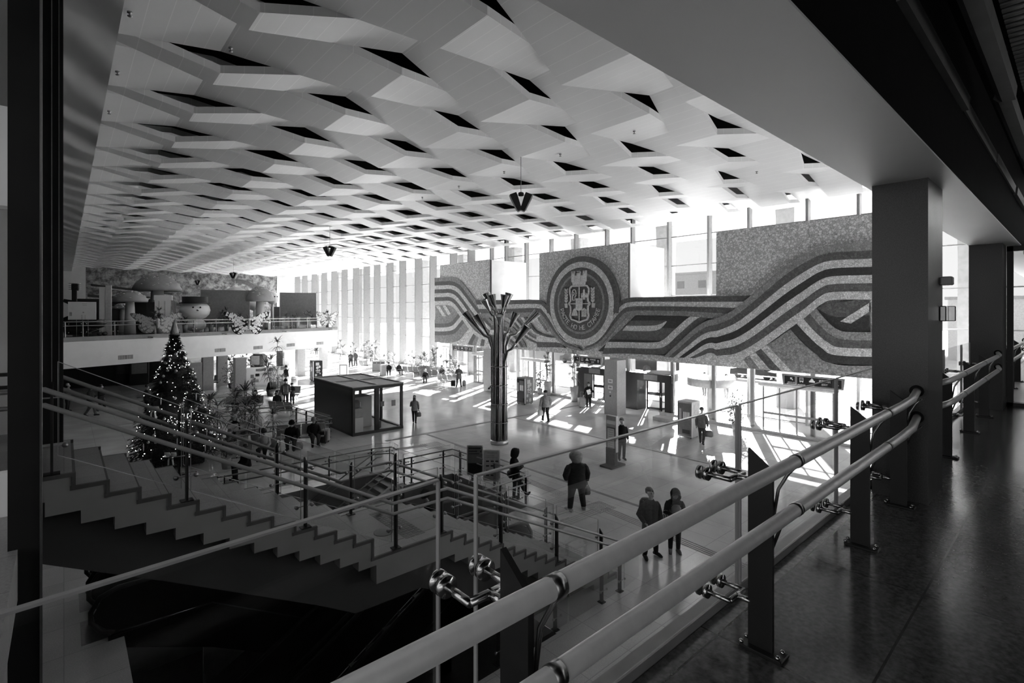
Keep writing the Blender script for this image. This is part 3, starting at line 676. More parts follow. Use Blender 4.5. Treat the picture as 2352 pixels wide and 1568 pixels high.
def ribbons(outer, inner, tones, f, n=6):
    a = cur([Vector(p).to_3d() for p in outer], n); b = cur([Vector(p).to_3d() for p in inner], n)
    m_ = max(len(a), len(b)); 
    def rs(c):
        r = []
        for i in range(m_):
            s = i*(len(c)-1)/(m_-1); k = min(int(s), len(c)-2); w = s-k
            r.append((c[k][0]*(1-w)+c[k+1][0]*w, c[k][1]*(1-w)+c[k+1][1]*w))
        return r
    a, b = rs(a), rs(b); N = len(tones); LAY[0] += 1; h = .065+.012*LAY[0]
    for j, tn in enumerate(tones):
        s0, s1 = j/N, (j+1)/N
        A_ = [f((p[0]*(1-s0)+q[0]*s0, p[1]*(1-s0)+q[1]*s0)) for p, q in zip(a, b)]
        B_ = [f((p[0]*(1-s1)+q[0]*s1, p[1]*(1-s1)+q[1]*s1)) for p, q in zip(a, b)]
        mb = MB(); hh = h-(.006 if j % 2 else 0)
        rings = [[(MU-hh,p[0],p[1]),(MU-hh,q[0],q[1]),(MU-.04,q[0],q[1]),(MU-.04,p[0],p[1])] for p, q in zip(A_, B_)]
        mb.loft(rings, True, True)
        mb.build('ribbon', M[TONE[tn]], MUR)
# left block
ribbons([(82,552),(200,552),(262,590),(300,650),(330,700)], [(82,690),(160,690),(225,670),(262,640),(290,620)], 'mmm', zl)
ribbons([(88,556),(150,650)], [(120,554),(180,650)], 'l', zl, 2); ribbons([(150,554),(200,640)], [(180,554),(225,630)], 'l', zl, 2)
ribbons([(340,890),(400,800),(470,690)], [(560,960),(560,860),(560,760)], 'ldmldl', zl)
ribbons([(82,680),(150,682),(215,668),(262,620),(300,570)], [(82,892),(200,890),(290,870),(350,800),(440,690)], 'mdldmm', zl)
ribbons([(82,306),(160,302),(240,302),(305,325),(365,390),(440,490),(530,610),(600,700),(680,780)], [(82,550),(140,549),(215,549),(262,585),(310,650),(380,750),(440,815),(520,858),(620,880)], 'mdldldl', zl)
# ribbons between left block and the crest
ribbons([(600,690),(700,690),(800,760),(880,870),(910,930)], [(560,900),(640,900),(700,880),(760,900),(790,930)], 'mdldm', zl)
ribbons([(720,640),(800,720),(900,840),(1010,900),(1012,900)], [(900,640),(960,730),(1012,790),(1130,830),(1160,835)], 'dldmld', zl)
ribbons([(960,650),(1100,790)], [(1000,650),(1090,790)], 'l', zl, 2)
ribbons([(1000,830),(1130,840),(1200,850)], [(1010,930),(1200,930),(1260,935)], 'ld', zl)
ribbons([(450,506),(700,505),(1000,503),(1070,525),(1128,600),(1150,690),(1200,800),(1260,850),(1330,890)], [(520,665),(800,662),(1010,652),(1062,690),(1130,790),(1220,890),(1310,942),(1410,962),(1420,962)], 'dldm', zl)
# right of the crest
ribbons([(1900,640),(2352,648),(2600,650),(2800,700)], [(1560,965),(1800,975),(2100,1000),(2300,1020)], 'xdx', zl)
ribbons([(1850,690),(2060,688),(2170,688)], [(1780,780),(2080,778),(2180,700)], 'dl', zl)
ribbons([(1640,880),(1800,882),(2060,885),(2150,860),(2240,780),(2352,680),(2420,640)], [(1600,990),(1800,985),(2100,995),(2210,960),(2330,850),(2480,720),(2560,660)], 'ld', zl)
ribbons([(2930,464),(2352,478),(1990,480),(1870,482),(1790,500),(1730,555),(1690,620),(1650,720),(1590,820),(1500,880)], [(2780,690),(2352,650),(2000,640),(1900,642),(1820,655),(1750,720),(1680,800),(1590,895),(1500,945),(1410,962)], 'dldm', zl)
# right block
ribbons([(1300,880),(1440,850),(1765,800)], [(1280,900),(1480,1085),(1765,1110)], 'dx', zr)
ribbons([(1505,1010),(1765,845)], [(1600,1030),(1765,925)], 'l', zr, 2)
ribbons([(900,1190),(1050,1340),(1200,1490)], [(640,1350),(700,1440),(760,1520)], 'mldlm', zr)
ribbons([(1060,1080),(1180,1210),(1330,1330),(1500,1400),(1900,1405)], [(890,1200),(1000,1310),(1200,1480),(1400,1520),(1900,1530)], 'mm', zr)
ribbons([(1290,890),(1390,1010),(1490,1085),(1600,1105),(1900,1105)], [(1060,1080),(1180,1200),(1290,1300),(1420,1380),(1900,1405)], 'mdlx', zr)
ribbons([(1900,290),(1765,305),(1500,320),(1330,345),(1150,425),(1000,525),(860,645),(700,785),(580,885),(480,950),(390,985),(300,1010),(200,1075),(60,1200),(-80,1330)], [(1900,815),(1765,815),(1430,820),(1330,860),(1180,985),(1000,1110),(830,1230),(700,1310),(560,1368),(440,1374),(400,1372),(385,1345),(350,1330),(300,1338),(250,1340)], 'mdlxldl', zr, 5)
# crest
cv, cz = onx(980+1408/3.92, 560+536/3.92, MU)
def ring(r0, r1, m, h, par=MUR, n=72, name='ring'):
    o = [(cv+r1*math.cos(2*PI*i/n), cz+r1*math.sin(2*PI*i/n)) for i in range(n)]; i_ = [(cv+r0*math.cos(2*PI*i/n), cz+r0*math.sin(2*PI*i/n)) for i in range(n)]
    mb = MB()
    for k in range(n):
        l = (k+1) % n
        q = [o[k],o[l],i_[l],i_[k]]
        mb.add([(MU-h,p[0],p[1]) for p in q]+[(MU-.04,p[0],p[1]) for p in q], [(0,1,2,3),(0,1,5,4),(2,3,7,6)])
    return mb.build(name, M[m], par)
h0 = .065+.012*LAY[0]
# the upper half of the outer dark ring; the lower half runs into the ribbons
n = 40; mb = MB(); A0_, A1_ = math.radians(-12), math.radians(192)
for k in range(n):
    a, b = A0_+(A1_-A0_)*k/n, A0_+(A1_-A0_)*(k+1)/n
    q = [(cv+3.28*math.cos(a),cz+3.28*math.sin(a)),(cv+3.28*math.cos(b),cz+3.28*math.sin(b)),(cv+2.88*math.cos(b),cz+2.88*math.sin(b)),(cv+2.88*math.cos(a),cz+2.88*math.sin(a))]
    mb.add([(MU-h0-.01,p[0],p[1]) for p in q]+[(MU-.04,p[0],p[1]) for p in q], [(0,1,2,3),(0,1,5,4),(2,3,7,6)])
mb.build('ring', M['mosd'], MUR)
ring(2.5, 2.9, 'mosl', h0+.02); ring(2.12, 2.5, 'mosd', h0+.01); ring(0.0, 2.14, 'mosm', h0+.015, name='disc'); ring(0.0, 1.98, 'mosd', h0+.025, name='disc')
CR = MB(); HZ = MU-h0-.03; DZ = .07
def pz(poly, h=0): CR.prism([(cv-p[0], cz+p[1]) for p in poly], HZ-DZ-h, HZ+.02, 'x')       # crest drawn as the viewer sees it: +x to the right
def bar(a, b, w=.05, h=0):
    d = Vector((b[0]-a[0], b[1]-a[1])); d.normalize(); nx, ny = -d.y*w/2, d.x*w/2
    pz([(a[0]+nx,a[1]+ny),(b[0]+nx,b[1]+ny),(b[0]-nx,b[1]-ny),(a[0]-nx,a[1]-ny)], h)
def poly(pts, w=.05, h=0):
    for a, b in zip(pts, pts[1:]): bar(a, b, w, h)
# mural crown
pz([(-.62,1.28),(.55,1.28),(.62,1.95),(-.68,1.95)])
for x0, x1, z1 in ((-.70,-.42,2.12),(-.20,.12,2.22),(.36,.64,2.12)): pz([(x0,1.5),(x1,1.5),(x1,z1),(x0,z1)], .03)
for x in (-.7,-.50,-.2,-.04,.36,.54): pz([(x,2.1),(x+.1,2.1),(x+.1,2.26),(x,2.26)], .03)
# shield outline
sh = [(-.72,1.22),(.68,1.22),(.86,1.02),(.84,.70),(.76,.45),(.78,.15),(.95,-.02),(.78,-.18),(.76,-.6),(.84,-.85),(.70,-1.12),(.35,-1.2),(0,-1.32),(-.36,-1.2),(-.72,-1.12),(-.86,-.85),(-.78,-.6),(-.80,-.18),(-.97,-.02),(-.80,.15),(-.78,.45),(-.86,.70),(-.90,1.02),(-.72,1.22)]
poly(sh, .10, .02)
poly([(-.02,1.2),(-.02,-1.28)], .06); poly([(-.9,-.02),(.88,-.02)], .06)
pz([(-.30,.36),(.28,.36),(.28,-.42),(-.02,-.52),(-.30,-.42)], .03)
poly([(-.14,.2),(.02,.26),(.1,.16),(-.02,.05),(.12,-.05),(.0,-.16),(-.12,-.22),(-.05,-.36)], .05, .06); poly([(.1,.2),(.2,.05),(.14,-.1),(.22,-.3)], .045, .06); poly([(-.2,.05),(-.05,.02)], .04, .06)
# quarters: head in profile, church, mountain, portico
poly([(-.58,.95),(-.42,.98),(-.34,.86),(-.30,.7),(-.34,.62),(-.30,.55),(-.42,.48),(-.40,.25),(-.62,.22),(-.62,.5),(-.66,.75),(-.58,.95)], .05); poly([(-.56,.8),(-.46,.7),(-.56,.55)], .04)
pz([(.16,.40),(.70,.40),(.70,.56),(.16,.56)]); pz([(.30,.56),(.56,.56),(.56,.74),(.30,.74)]); pz([(.36,.74),(.50,.74),(.50,.9),(.43,1.0),(.36,.9)]); pz([(.16,.56),(.25,.56),(.25,.7),(.16,.7)]); pz([(.61,.56),(.70,.56),(.70,.7),(.61,.7)]); pz([(.34,.26),(.52,.26),(.52,.40),(.34,.40)])
pz([(-.72,-.86),(-.52,-.40),(-.40,-.34),(-.28,-.44),(-.14,-.86)]); poly([(-.62,-.8),(-.48,-.5)], .03, .03); poly([(-.3,-.8),(-.42,-.46)], .03, .03)
pz([(.22,-.92),(.66,-.92),(.66,-.84),(.22,-.84)]); pz([(.22,-.46),(.66,-.46),(.44,-.30)])
for x in (.26,.38,.50,.60): pz([(x-.03,-.84),(x+.03,-.84),(x+.03,-.46),(x-.03,-.46)])
# laurel branches either side
for s in (-1, 1):
    poly([(s*1.22-.02,-.15),(s*1.20-.02,.4),(s*1.15-.02,.9)], .04)
    for k in range(5):
        z = .05+k*.2
        for q in (-1, 1): pz([(s*1.2-.02,z),(s*1.2-.02+q*.13,z+.10),(s*1.2-.02+q*.14,z+.24),(s*1.2-.02+q*.02,z+.14)])
    pz([(s*1.12,-.3),(s*1.32,-.3),(s*1.38,0),(s*1.1,0)])
CR.build('crest', M['relief'], MUR)
def text_mesh(body, size, ext=.01):
    c = bpy.data.curves.new('lettering', 'FONT'); c.body = body; c.size = size; c.extrude = ext; c.align_x = 'CENTER'; c.align_y = 'CENTER'
    o = bpy.data.objects.new('lettering', c); col.objects.link(o)
    dg = bpy.context.evaluated_depsgraph_get(); me = bpy.data.meshes.new_from_object(o.evaluated_get(dg))
    vs = [tuple(v.co) for v in me.vertices]; fs = [tuple(p.vertices) for p in me.polygons]
    bpy.data.objects.remove(o); bpy.data.curves.remove(c); bpy.data.meshes.remove(me)
    return vs, fs
def lettering(par, items, mat_, name='lettering'):     # items: (text, size, matrix)
    for body, size, T in items:
        vs, fs = text_mesh(body, size); MB().add(vs, fs, False, T).build(name, mat_, par, normals=False)
FX = Matrix(((0,0,-1,0),(-1,0,0,0),(0,1,0,0),(0,0,0,1)))       # writing plane -> upright, facing the hall (towards -x), read from -x
def face_hall(u, v, z, rot=0): return Matrix.Translation((u,v,z)) @ FX @ Matrix.Rotation(rot,4,'Z')
it = []; txt = 'РАСТЕ НО НЕ СТАРЕЕ'
a0, a1 = math.radians(196), math.radians(344)
for i, ch in enumerate(txt):
    if ch == ' ': continue
    a = a0+(a1-a0)*i/(len(txt)-1); r = 1.72
    it.append((ch, .44, face_hall(HZ-.03, cv-r*math.cos(a), cz+r*math.sin(a), a+PI/2)))
lettering(MUR, it, M['relief'])
# ================================================================ tube sculpture with funnel lamps
TX, TY = 15.95, 18.95; TD = depth(TX, TY); MPP = TD/F       # metres per pixel there
t = thing('lamp_sculpture', 'tall sculpture of bundled steel tubes fanning out into funnel lamps on the hall floor', 'sculpture', (TX,TY,0))
MB().lathe([(.44,0),(.44,.17),(.40,.19),(.05,.19)], 32).build('base_ring', M['steel'], t)
for z in (1.06,1.96,2.87,3.77): MB().tube([(.42*math.cos(2*PI*i/32),.42*math.sin(2*PI*i/32),z) for i in range(33)], .014, 8).build('hoop', M['dsteel'], t)
rt = Vector((SN,-CS,0)); fw = Vector((CS,SN,0))             # to the right and away as seen from our mezzanine
# tip x pixel, tip y pixel, bend y pixel, towards us (+) or away, slot on the bundle (x, depth)
TUB = [(1068.8,717,800,-.15,-.36,0),(1096,722,795,.1,-.28,.15),(1113.7,688.6,745,.5,-.2,.26),(1115.8,673.9,735,-.55,-.16,-.25),(1128.4,677.4,735,-.5,-.06,-.3),(1160,678,740,.45,.08,.28),(1169.8,673.2,740,-.35,.14,-.26),(1147.3,723,770,.75,.0,.33),(1185.2,718.8,790,-.25,.22,-.15),(1234.3,717.4,795,-.2,.33,.02),(1211.2,747.5,830,.6,.26,.2)]
for i, (tx, ty, by, dp, sx, sd) in enumerate(TUB):
    ox = (tx-1147)*MPP; z1 = EYE+(HY-ty)*MPP; zb = EYE+(HY-by)*MPP
    a = rt*sx-fw*sd; tip = rt*ox-fw*dp; tip.z = z1
    pb = Vector((a.x,a.y,zb)); d = (tip-pb); L = d.length
    mid = pb+Vector((0,0,.32))*min(1, L/1.5)+d*.12
    c0 = pb+d*.30+Vector((0,0,.10)); c1 = pb+d*.5+Vector((0,0,.06))
    pts = [(a.x,a.y,.19),(a.x,a.y,2),(a.x,a.y,zb-.25),tuple(pb),tuple(mid),tuple(c0),tuple(c1)]
    p = MB().tube(pts, .068, 12).build('tube', M['tube'], t)
    dd = (tip-c1).normalized(); e = tip
    MB().tube([tuple(c1),tuple(c1+(e-c1)*.5),tuple(e)], [.068,.13,.215], 20, cap=False).build('funnel', M['tube'], p)
    MB().tube([tuple(e-dd*.05),tuple(e-dd*.045)], .19, 20).build('lamp_disc', M['white'], p)
for i in range(5):
    q = 2*PI*(i+.4)/5; MB().tube([(.2*math.cos(q),.2*math.sin(q),.19),(.2*math.cos(q),.2*math.sin(q),4.4)], .068, 10).build('tube', M['tube'], t)
o = tag(MB().tube([tuple(Vector((TX,TY,2.72))-rt*.50-fw*.25),tuple(Vector((TX,TY,2.86))-rt*.36-fw*.1)], .045, 10).build('security_camera', M['lgrey']), 'small bullet security camera clamped to the left of the tube sculpture', 'camera')
MB().tube([tuple(Vector((TX,TY,2.71))-rt*.515-fw*.265),tuple(Vector((TX,TY,2.73))-rt*.49-fw*.24)], .047, 10).build('lens', M['black'], o)
# ================================================================ kiosk
KX0, KY0, KX1, KY1, KH = 11.14, 24.97, 14.05, 30.3, 2.5
t = thing('kiosk', 'black box kiosk with glazed front and grey roof panels in the middle of the hall', 'kiosk', (KX0,KY0,0))
W, D = KX1-KX0, KY1-KY0
MB().box(0,.05,.1,.06,D,KH-.16).build('side_panel', mat('kiosk_panel', .03, .4), t); MB().box(0,D-.06,.1,W*.5,D,KH-.16).build('back_panel', M['darkpanel'], t)
f = MB()
for x, y in ((0,0),(W-.13,0),(0,D-.13),(W-.13,D-.13)): f.box(x,y,0,x+.13,y+.13,KH)
f.box(W*.47-.12,0,0,W*.47+.12,.13,KH); f.box(W-.13,D*.45,0,W,D*.45+.13,KH)
for z0, z1 in ((0,.14),(KH-.16,KH)):
    f.box(-.01,-.01,z0,W+.01,.12,z1); f.box(-.01,0,z0,.12,D,z1); f.box(W-.12,0,z0,W+.01,D,z1); f.box(0,D-.12,z0,W,D,z1)
f.build('frame', M['black'], t)
r = MB().box(0,0,KH-.03,W,D,KH).build('roof', M['mid'], t)
rb = MB().box(-.03,-.03,KH,W+.03,.05,KH+.05).box(-.03,D-.05,KH,W+.03,D+.03,KH+.05).box(-.03,0,KH,.05,D,KH+.05).box(W-.05,0,KH,W+.03,D,KH+.05).box(W/2-.05,0,KH,W/2+.05,D,KH+.06).box(0,D/2-.05,KH,W,D/2+.05,KH+.06)
rb.build('roof_rib', M['lgrey'], r)
for a, b in ((.13,W*.47-.12),(W*.47+.12,W-.13)): MB().box(a,.04,.14,b,.05,KH-.16).build('glass_pane', M['gl'], t)
for a, b in ((.13,D*.45),(D*.45+.13,D-.13)): MB().box(W-.06,a,.14,W-.05,b,KH-.16).build('glass_pane', M['gl'], t)
MB().box(.1,.1,.02,W-.1,D-.1,.06).build('floor_panel', M['lgrey'], t)
MB().box(W*.47+.2,.03,1.35,W*.47+.42,.038,1.62).build('sticker', M['mid'], t); MB().box(W*.47+.85,.03,1.3,W*.47+1.1,.038,1.62).build('sticker', M['grey'], t)
def ob(nm, lab, cat, x0, y0, z0, x1, y1, z1, m, b=.015, grp=None):
    o = MB().bbox((x1-x0)/2,(y1-y0)/2,(z1-z0)/2,x1-x0,y1-y0,z1-z0,b).build(nm, M[m]); o.location = (x0,y0,z0); return tag(o, lab, cat, grp)
ob('cabinet','tall pale cabinet standing inside the glazed kiosk','cabinet',KX0+.75,KY0+1.4,.07,KX0+1.75,KY0+2.5,1.75,'offwhite')
ob('storage_box','low white box on the floor inside the kiosk by its left glass','box',KX0+.2,KY0+.35,.07,KX0+.75,KY0+.9,.85,'white')
ob('storage_box','grey carton stacked on the low white box inside the kiosk','box',KX0+.2,KY0+.35,.855,KX0+.72,KY0+.9,1.33,'lgrey')
ob('carry_case','dark case lying on top of the grey carton inside the kiosk','case',KX0+.22,KY0+.38,1.335,KX0+.66,KY0+.85,1.72,'mid',.08)
ob('waste_basket','small dark basket on the kiosk floor behind the right glass','basket',KX0+1.62,KY0+.5,.065,KX0+1.86,KY0+.75,.5,'mid',.04)
# ================================================================ vending machines
def vending(label, x, y, rz, w=.78, d=.85, h=1.85, front='black', side='mid', words=False):
    t = thing('vending_machine', label, 'vending machine', (x,y,0), rz)      # front faces -x, side panel faces -y
    MB().bbox(0,0,h/2+.04,d,w,h-.04,.02).build('body', M[side], t)
    p = MB().box(-d/2-.02,-w/2+.04,.16,-d/2,w/2-.04,h-.08).build('front_panel', M[front], t)
    MB().box(-d/2-.035,-w/2+.08,.95,-d/2-.018,w/2-.3,h-.2).build('display_window', M['mid'], p)
    for k in range(4): MB().box(-d/2-.045,-w/2+.11+k*.09,.98,-d/2-.03,-w/2+.17+k*.09,1.35).build('product_strip', M['white'], p)
    MB().box(-d/2-.05,-w/2+.56,.9,-d/2-.018,-w/2+.66,1.5).build('coin_panel', M['lgrey'], p); MB().box(-d/2-.04,-w/2+.1,.25,-d/2-.018,w/2-.3,.45).build('delivery_flap', M['black'], p)
    MB().box(-d/2-.005,-w/2-.006,.1,-d/2+.06,-w/2+.0,h-.03).build('corner_strip', M['white'], t)
    for x_ in (-d/2+.1,d/2-.1):
        for y_ in (-w/2+.1,w/2-.1): MB().lathe([(.03,0),(.03,.08)], 10, x_, y_).build('foot', M['black'], t)
    if words:
        MB().box(-.18,-w/2-.004,h-.42,.12,-w/2+.0,h-.14).build('side_label', M['lgrey'], t)
        scr = MB()                                     # handwriting-like white strokes, not readable in the photograph
        for pts in ([(-.2,1.0),(-.1,1.06),(0,1.0),(.1,1.06),(.22,1.02)],[(-.08,.86),(-.06,1.1),(.0,1.12)],[(-.1,.84),(.12,.84),(.14,.96),(.0,.97)],[(.06,1.08),(.16,1.1),(.2,.98)]):
            scr.tube([(p[0],-w/2-.004,p[1]) for p in pts], .017, 6)
        scr.build('script_decal', M['white'], t)
        dec = MB()
        for xx, z, r in ((-.04,1.28,.15),(.16,1.36,.13),(-.16,.62,.12),(.12,.3,.15),(-.18,.28,.08),(.2,.75,.07)):
            pts = [(xx+r*(1 if k % 2 else .55)*math.cos(k*PI/6), z+r*1.2*(1 if k % 2 else .6)*math.sin(k*PI/6)) for k in range(12)]
            dec.prism(pts, -w/2-.006, -w/2, 'y')
        dec.build('flower_decal', M['lgrey'], t)
    return t
W3 = True
x, y = at(1203,929); vending('grey vending machine with white script behind the tube sculpture, near the glass front', x+.3, y+.2, .05, words=W3)
x, y = at(1585,1007); vending('pale vending machine beside the right revolving door, seen over the glass rail', x+.3, y+.25, .02, w=.8, front='mid', side='lgrey', words=W3)
x, y = at(724,876); vending('dark vending machine with white script behind the kiosk, beside a pillar', x+.2, y+.3, -.1, w=1.1, h=1.9, front='black', side='darkpanel', words=W3)
for k, (px_, py_, nm, lab, w_, h_) in enumerate(((642,836,'ticket_machine','dark slim ticket machine under the far balcony, left of the two',.55,1.8),(656,834,'cash_machine','grey cash machine under the far balcony, next to the dark ticket machine',.8,1.7))):
    x, y = at(px_, py_+4); t = thing(nm, lab, 'machine', (x,y,0))
    MB().bbox(0,0,h_/2,.6,w_,h_,.03).build('body', M['darkpanel' if k == 0 else 'lgrey'], t); MB().box(-.31,-w_/2+.08,h_-.6,-.3,w_/2-.08,h_-.2).build('screen', M['mid'], t); MB().box(-.36,-w_/2+.1,.9,-.3,w_/2-.1,.96).build('shelf', M['black'], t)
# ================================================================ totem, notice boards, info stands
x, y = at(1410,1072); t = thing('information_totem', 'slim information totem with a framed timetable on a black foot in the hall', 'sign stand', (x+.05,y+.1,0))
MB().bbox(0,0,.04,.95,.62,.08,.01).build('foot', M['black'], t); MB().bbox(0,.05,.4,.22,.46,.72,.01).build('plinth', M['darkpanel'], t)
b = MB().bbox(.03,.05,1.35,.16,.52,1.5,.01).build('panel', M['lgrey'], t)
fr = MB().box(-.075,-.16,.62,-.055,.24,1.62).build('poster_frame', M['dsteel'], b); MB().box(-.08,-.13,.66,-.07,.21,1.58).build('poster', M['paper'], fr)
MB().box(-.06,-.18,1.75,-.05,.26,1.9).build('head_label', M['white'], b)
lines = MB()
for k in range(9): lines.box(-.084,-.09,1.5-k*.09,-.08,.15,1.515-k*.09)
lines.build('print', M['print_'], fr)
def notice(label, x, y, rz, dark, words):
    t = thing('notice_board', label, 'notice board', (x,y,0), rz)              # faces -y
    w, z0, z1 = .62, .28, 1.42
    rc = [(sx*(w/2-.06)+.06*math.cos(a)*1, zc+.06*math.sin(a)) for sx, zc, a0 in ((1,z0+.06,-PI/2),(1,z1-.06,0),(-1,z1-.06,PI/2),(-1,z0+.06,PI)) for a in [a0+PI/2*k/4 for k in range(5)]]
    MB().prism(rc, -.012, .012, 'y').build('panel', M['white'], t)
    inn = [(p[0]*.90, (p[1]-.85)*.94+.85) for p in rc]
    b = MB().prism(inn, -.016, -.011, 'y').build('print_sheet', M['mid' if dark else 'lgrey'], t)
    ln = MB()
    for x0, x1, z, h in words: ln.box(x0,-.0178,z,x1,-.016,z+h)
    ln.build('print_line', M['black' if dark else 'print_'], b)
    if not dark:
        bx = MB()
        for r in range(4):
            for c in range(3 if r == 0 else 2): bx.box(-.2+c*.17,-.018,.98-r*.17,-.09+c*.17,-.016,1.03-r*.17)
        bx.build('plan_mark', M['black'], b)
    else: MB().box(-.26,-.0175,.34,.26,-.0162,.74).build('dark_field', M['black'], b)
    lg = MB().tube([(-.2,0,.30),(-.24,.22,0)], .012, 6).tube([(.2,0,.30),(.24,.22,0)], .012, 6).tube([(-.2,0,.30),(-.22,-.15,0)], .012, 6).tube([(.2,0,.30),(.22,-.15,0)], .012, 6)
    lg.build('stand', M['steel'], t)
x, y = at(1091,1108); notice('left of two rounded notice boards by the glass rail, its lower half black', x, y, -.75, True, ((-.24,.22,1.27,.05),(-.24,.08,1.17,.035),(-.24,.16,1.08,.025),(.2,.24,1.15,.06)))
x, y = at(1129,1122); notice('right of two rounded notice boards by the glass rail, pale with small plan marks', x, y, -.75, False, ((-.15,.2,1.29,.04),(-.2,.1,1.2,.025),(-.2,.22,1.14,.025)))
def infostand(label, px_, py_, h=1.75):
    x, y = at(px_, py_); t = thing('poster_stand', label, 'sign stand', (x,y,0), -.7)
    MB().bbox(0,0,h/2,.9,.14,h,.02).build('panel', M['white'], t); MB().box(-.36,-.085,.25,.36,-.07,h-.45).build('poster_frame', M['mid'], t); MB().box(-.30,-.09,.3,.30,-.084,h-.52).build('poster', M['paper'], t)
infostand('pale poster stand rising behind the kiosk roof', 789, 868)
# ================================================================ hanging signs
def arrow(mb, x, z, s, T, rot):
    sh = [(-.12,-.5),(.12,-.5),(.12,.05),(.42,.05),(0,.5),(-.42,.05),(-.12,.05)]
    c, n = math.cos(rot), math.sin(rot)
    mb.prism([(x+s*(p[0]*c-p[1]*n), z+s*(p[0]*n+p[1]*c)) for p in sh], 0, .004, 'z', T)
def sign(label, v0, v1, u, z0, z1, full=True):
    t = thing('direction_sign', label, 'sign', (u,0,0), 0)
    hi, lo = max(v0,v1), min(v0,v1); L = hi-lo; H = z1-z0
    MB().prism([(lo,z1),(hi,z1),(hi-.06,z0),(lo+.06,z0)], -.07, .07, 'x').build('body', M['mid'], t)
    T = Matrix.Translation((-.076,hi,z0)) @ FX                      # writing starts at the reader's left
    MB().prism([(.1,.04),(L*.23,.04),(L*.23,H-.05),(.1,H-.05)], -.004, .0, 'z', T).prism([(L*.25,.04),(L-.1,.04),(L-.1,H-.05),(L*.25,H-.05)], -.004, .0, 'z', T).build('panel', M['black'], t)
    m = MB()
    for a, b in ((.1,L*.23),(L*.25,L-.1)):
        for q in ((a,.04,b,.052),(a,H-.062,b,H-.05),(a,.04,a+.012,H-.05),(b-.012,.04,b,H-.05)): m.prism([(q[0],q[1]),(q[2],q[1]),(q[2],q[3]),(q[0],q[3])], 0, .004, 'z', T)
    arrow(m, L*.165, H*.62, H*.34, T, PI/4); arrow(m, L*.88, H*.5, H*.42, T, 0 if full else PI/4)
    bx, bz, s = L*.33, H*.60, H*.40                                  # bus
    m.prism([(bx-s*.42,bz-s*.45),(bx+s*.42,bz-s*.45),(bx+s*.42,bz-s*.2),(bx-s*.42,bz-s*.2)], 0, .004, 'z', T)
    for q in ((-.42,-.45,-.34,.5),(.34,-.45,.42,.5),(-.42,.40,.42,.5),(-.42,.12,.42,.2),(-.36,-.6,-.2,-.45),(.2,-.6,.36,-.45)): m.prism([(bx+s*q[0],bz+s*q[1]),(bx+s*q[2],bz+s*q[1]),(bx+s*q[2],bz+s*q[3]),(bx+s*q[0],bz+s*q[3])], 0, .004, 'z', T)
    tx = L*.50                                                       # taxi
    m.prism([(tx-s*.6,bz-s*.4),(tx+s*.6,bz-s*.4),(tx+s*.6,bz-s*.05),(tx+s*.36,bz),(tx+s*.24,bz+s*.32),(tx-s*.24,bz+s*.32),(tx-s*.36,bz),(tx-s*.6,bz-s*.05)], 0, .004, 'z', T)
    m.prism([(tx-s*.14,bz+s*.36),(tx+s*.14,bz+s*.36),(tx+s*.14,bz+s*.48),(tx-s*.14,bz+s*.48)], 0, .004, 'z', T)
    m.build('pictogram', M['white'], t)
    lettering(t, [(w, q, T @ Matrix.Translation((x_,y_,.004))) for w, q, x_, y_ in (('АВТОГАРА',H*.13,L*.165,H*.27),('BUS STATION',H*.13,L*.165,H*.14),('АВТОБУСИ',H*.12,L*.33,H*.14),('ТАКСИ',H*.12,L*.50,H*.14),('ИЗХОД',H*.26,L*.70,H*.64),('EXIT',H*.24,L*.70,H*.32))], M['white'])
    hg = MB()
    for v in (lo+L*.2,hi-L*.2): hg.tube([(0,v,z1),(0,v,3.44)], .008, 6)
    hg.build('hanger', M['steel'], t)
vA = onx(1307,830,26.9)[0]; vB = onx(1373,840,26.9)[0]
sign('middle hanging direction sign with bus and taxi symbols, left of the stone pillar', vA, vB, 27.4, 2.78, 3.3)
sign('farthest hanging direction sign, at the left end under the mosaic', onx(1040,800,27.4)[0], onx(1087,812,27.4)[0], 27.4, 2.8, 3.3)
sign('nearest hanging direction sign at right under the mosaic, seen partly through the glass rail', onx(1790,870,27.0)[0], onx(1935,895,27.0)[0], 27.4, 2.75, 3.28, False)
# ================================================================ loudspeakers hung from the ceiling
SPK = thing('ceiling_loudspeaker', 'nearest pair of black loudspeakers hanging on a cable from the ceiling', 'loudspeaker', (13.3,14.5,0))
MB().tube([(0,0,12.45),(0,0,11.05)], .012, 6).build('cable', M['dsteel'], SPK)
MB().bbox(0,0,11.0,.18,.18,.16,.03).build('bracket', M['black'], SPK)
for s in (-1, 1):
    T = Matrix.Translation((rt*s*.24).to_tuple()+(0,) if False else (rt.x*s*.22, rt.y*s*.22, 10.95)) @ Matrix.Rotation(math.atan2(rt.y*s, rt.x*s),4,'Z') @ Matrix.Rotation(.38,4,'Y')
    c = MB().loft([[(-.1*k+.06,-.13*k,z),(.1*k+.06,-.15*k,z),(.13*k+.06,0,z),(.1*k+.06,.15*k,z),(-.1*k+.06,.13*k,z)] for z, k in ((-.62,.75),(-.56,.95),(-.05,1.35),(.08,1.3))], M=T).build('speaker_box', M['black'], SPK)
for x_, y_, lab in ((14.06,35.3,'second hanging loudspeaker pair, farther along the ceiling over the hall'),(15.0,66.5,'hanging loudspeaker pair over the far balcony, third from our side'),(14.8,86.5,'farthest hanging loudspeaker pair, close to the far mosaic wall')):
    c = copy_tree(SPK); c.location = (x_,y_,0); c['label'] = lab
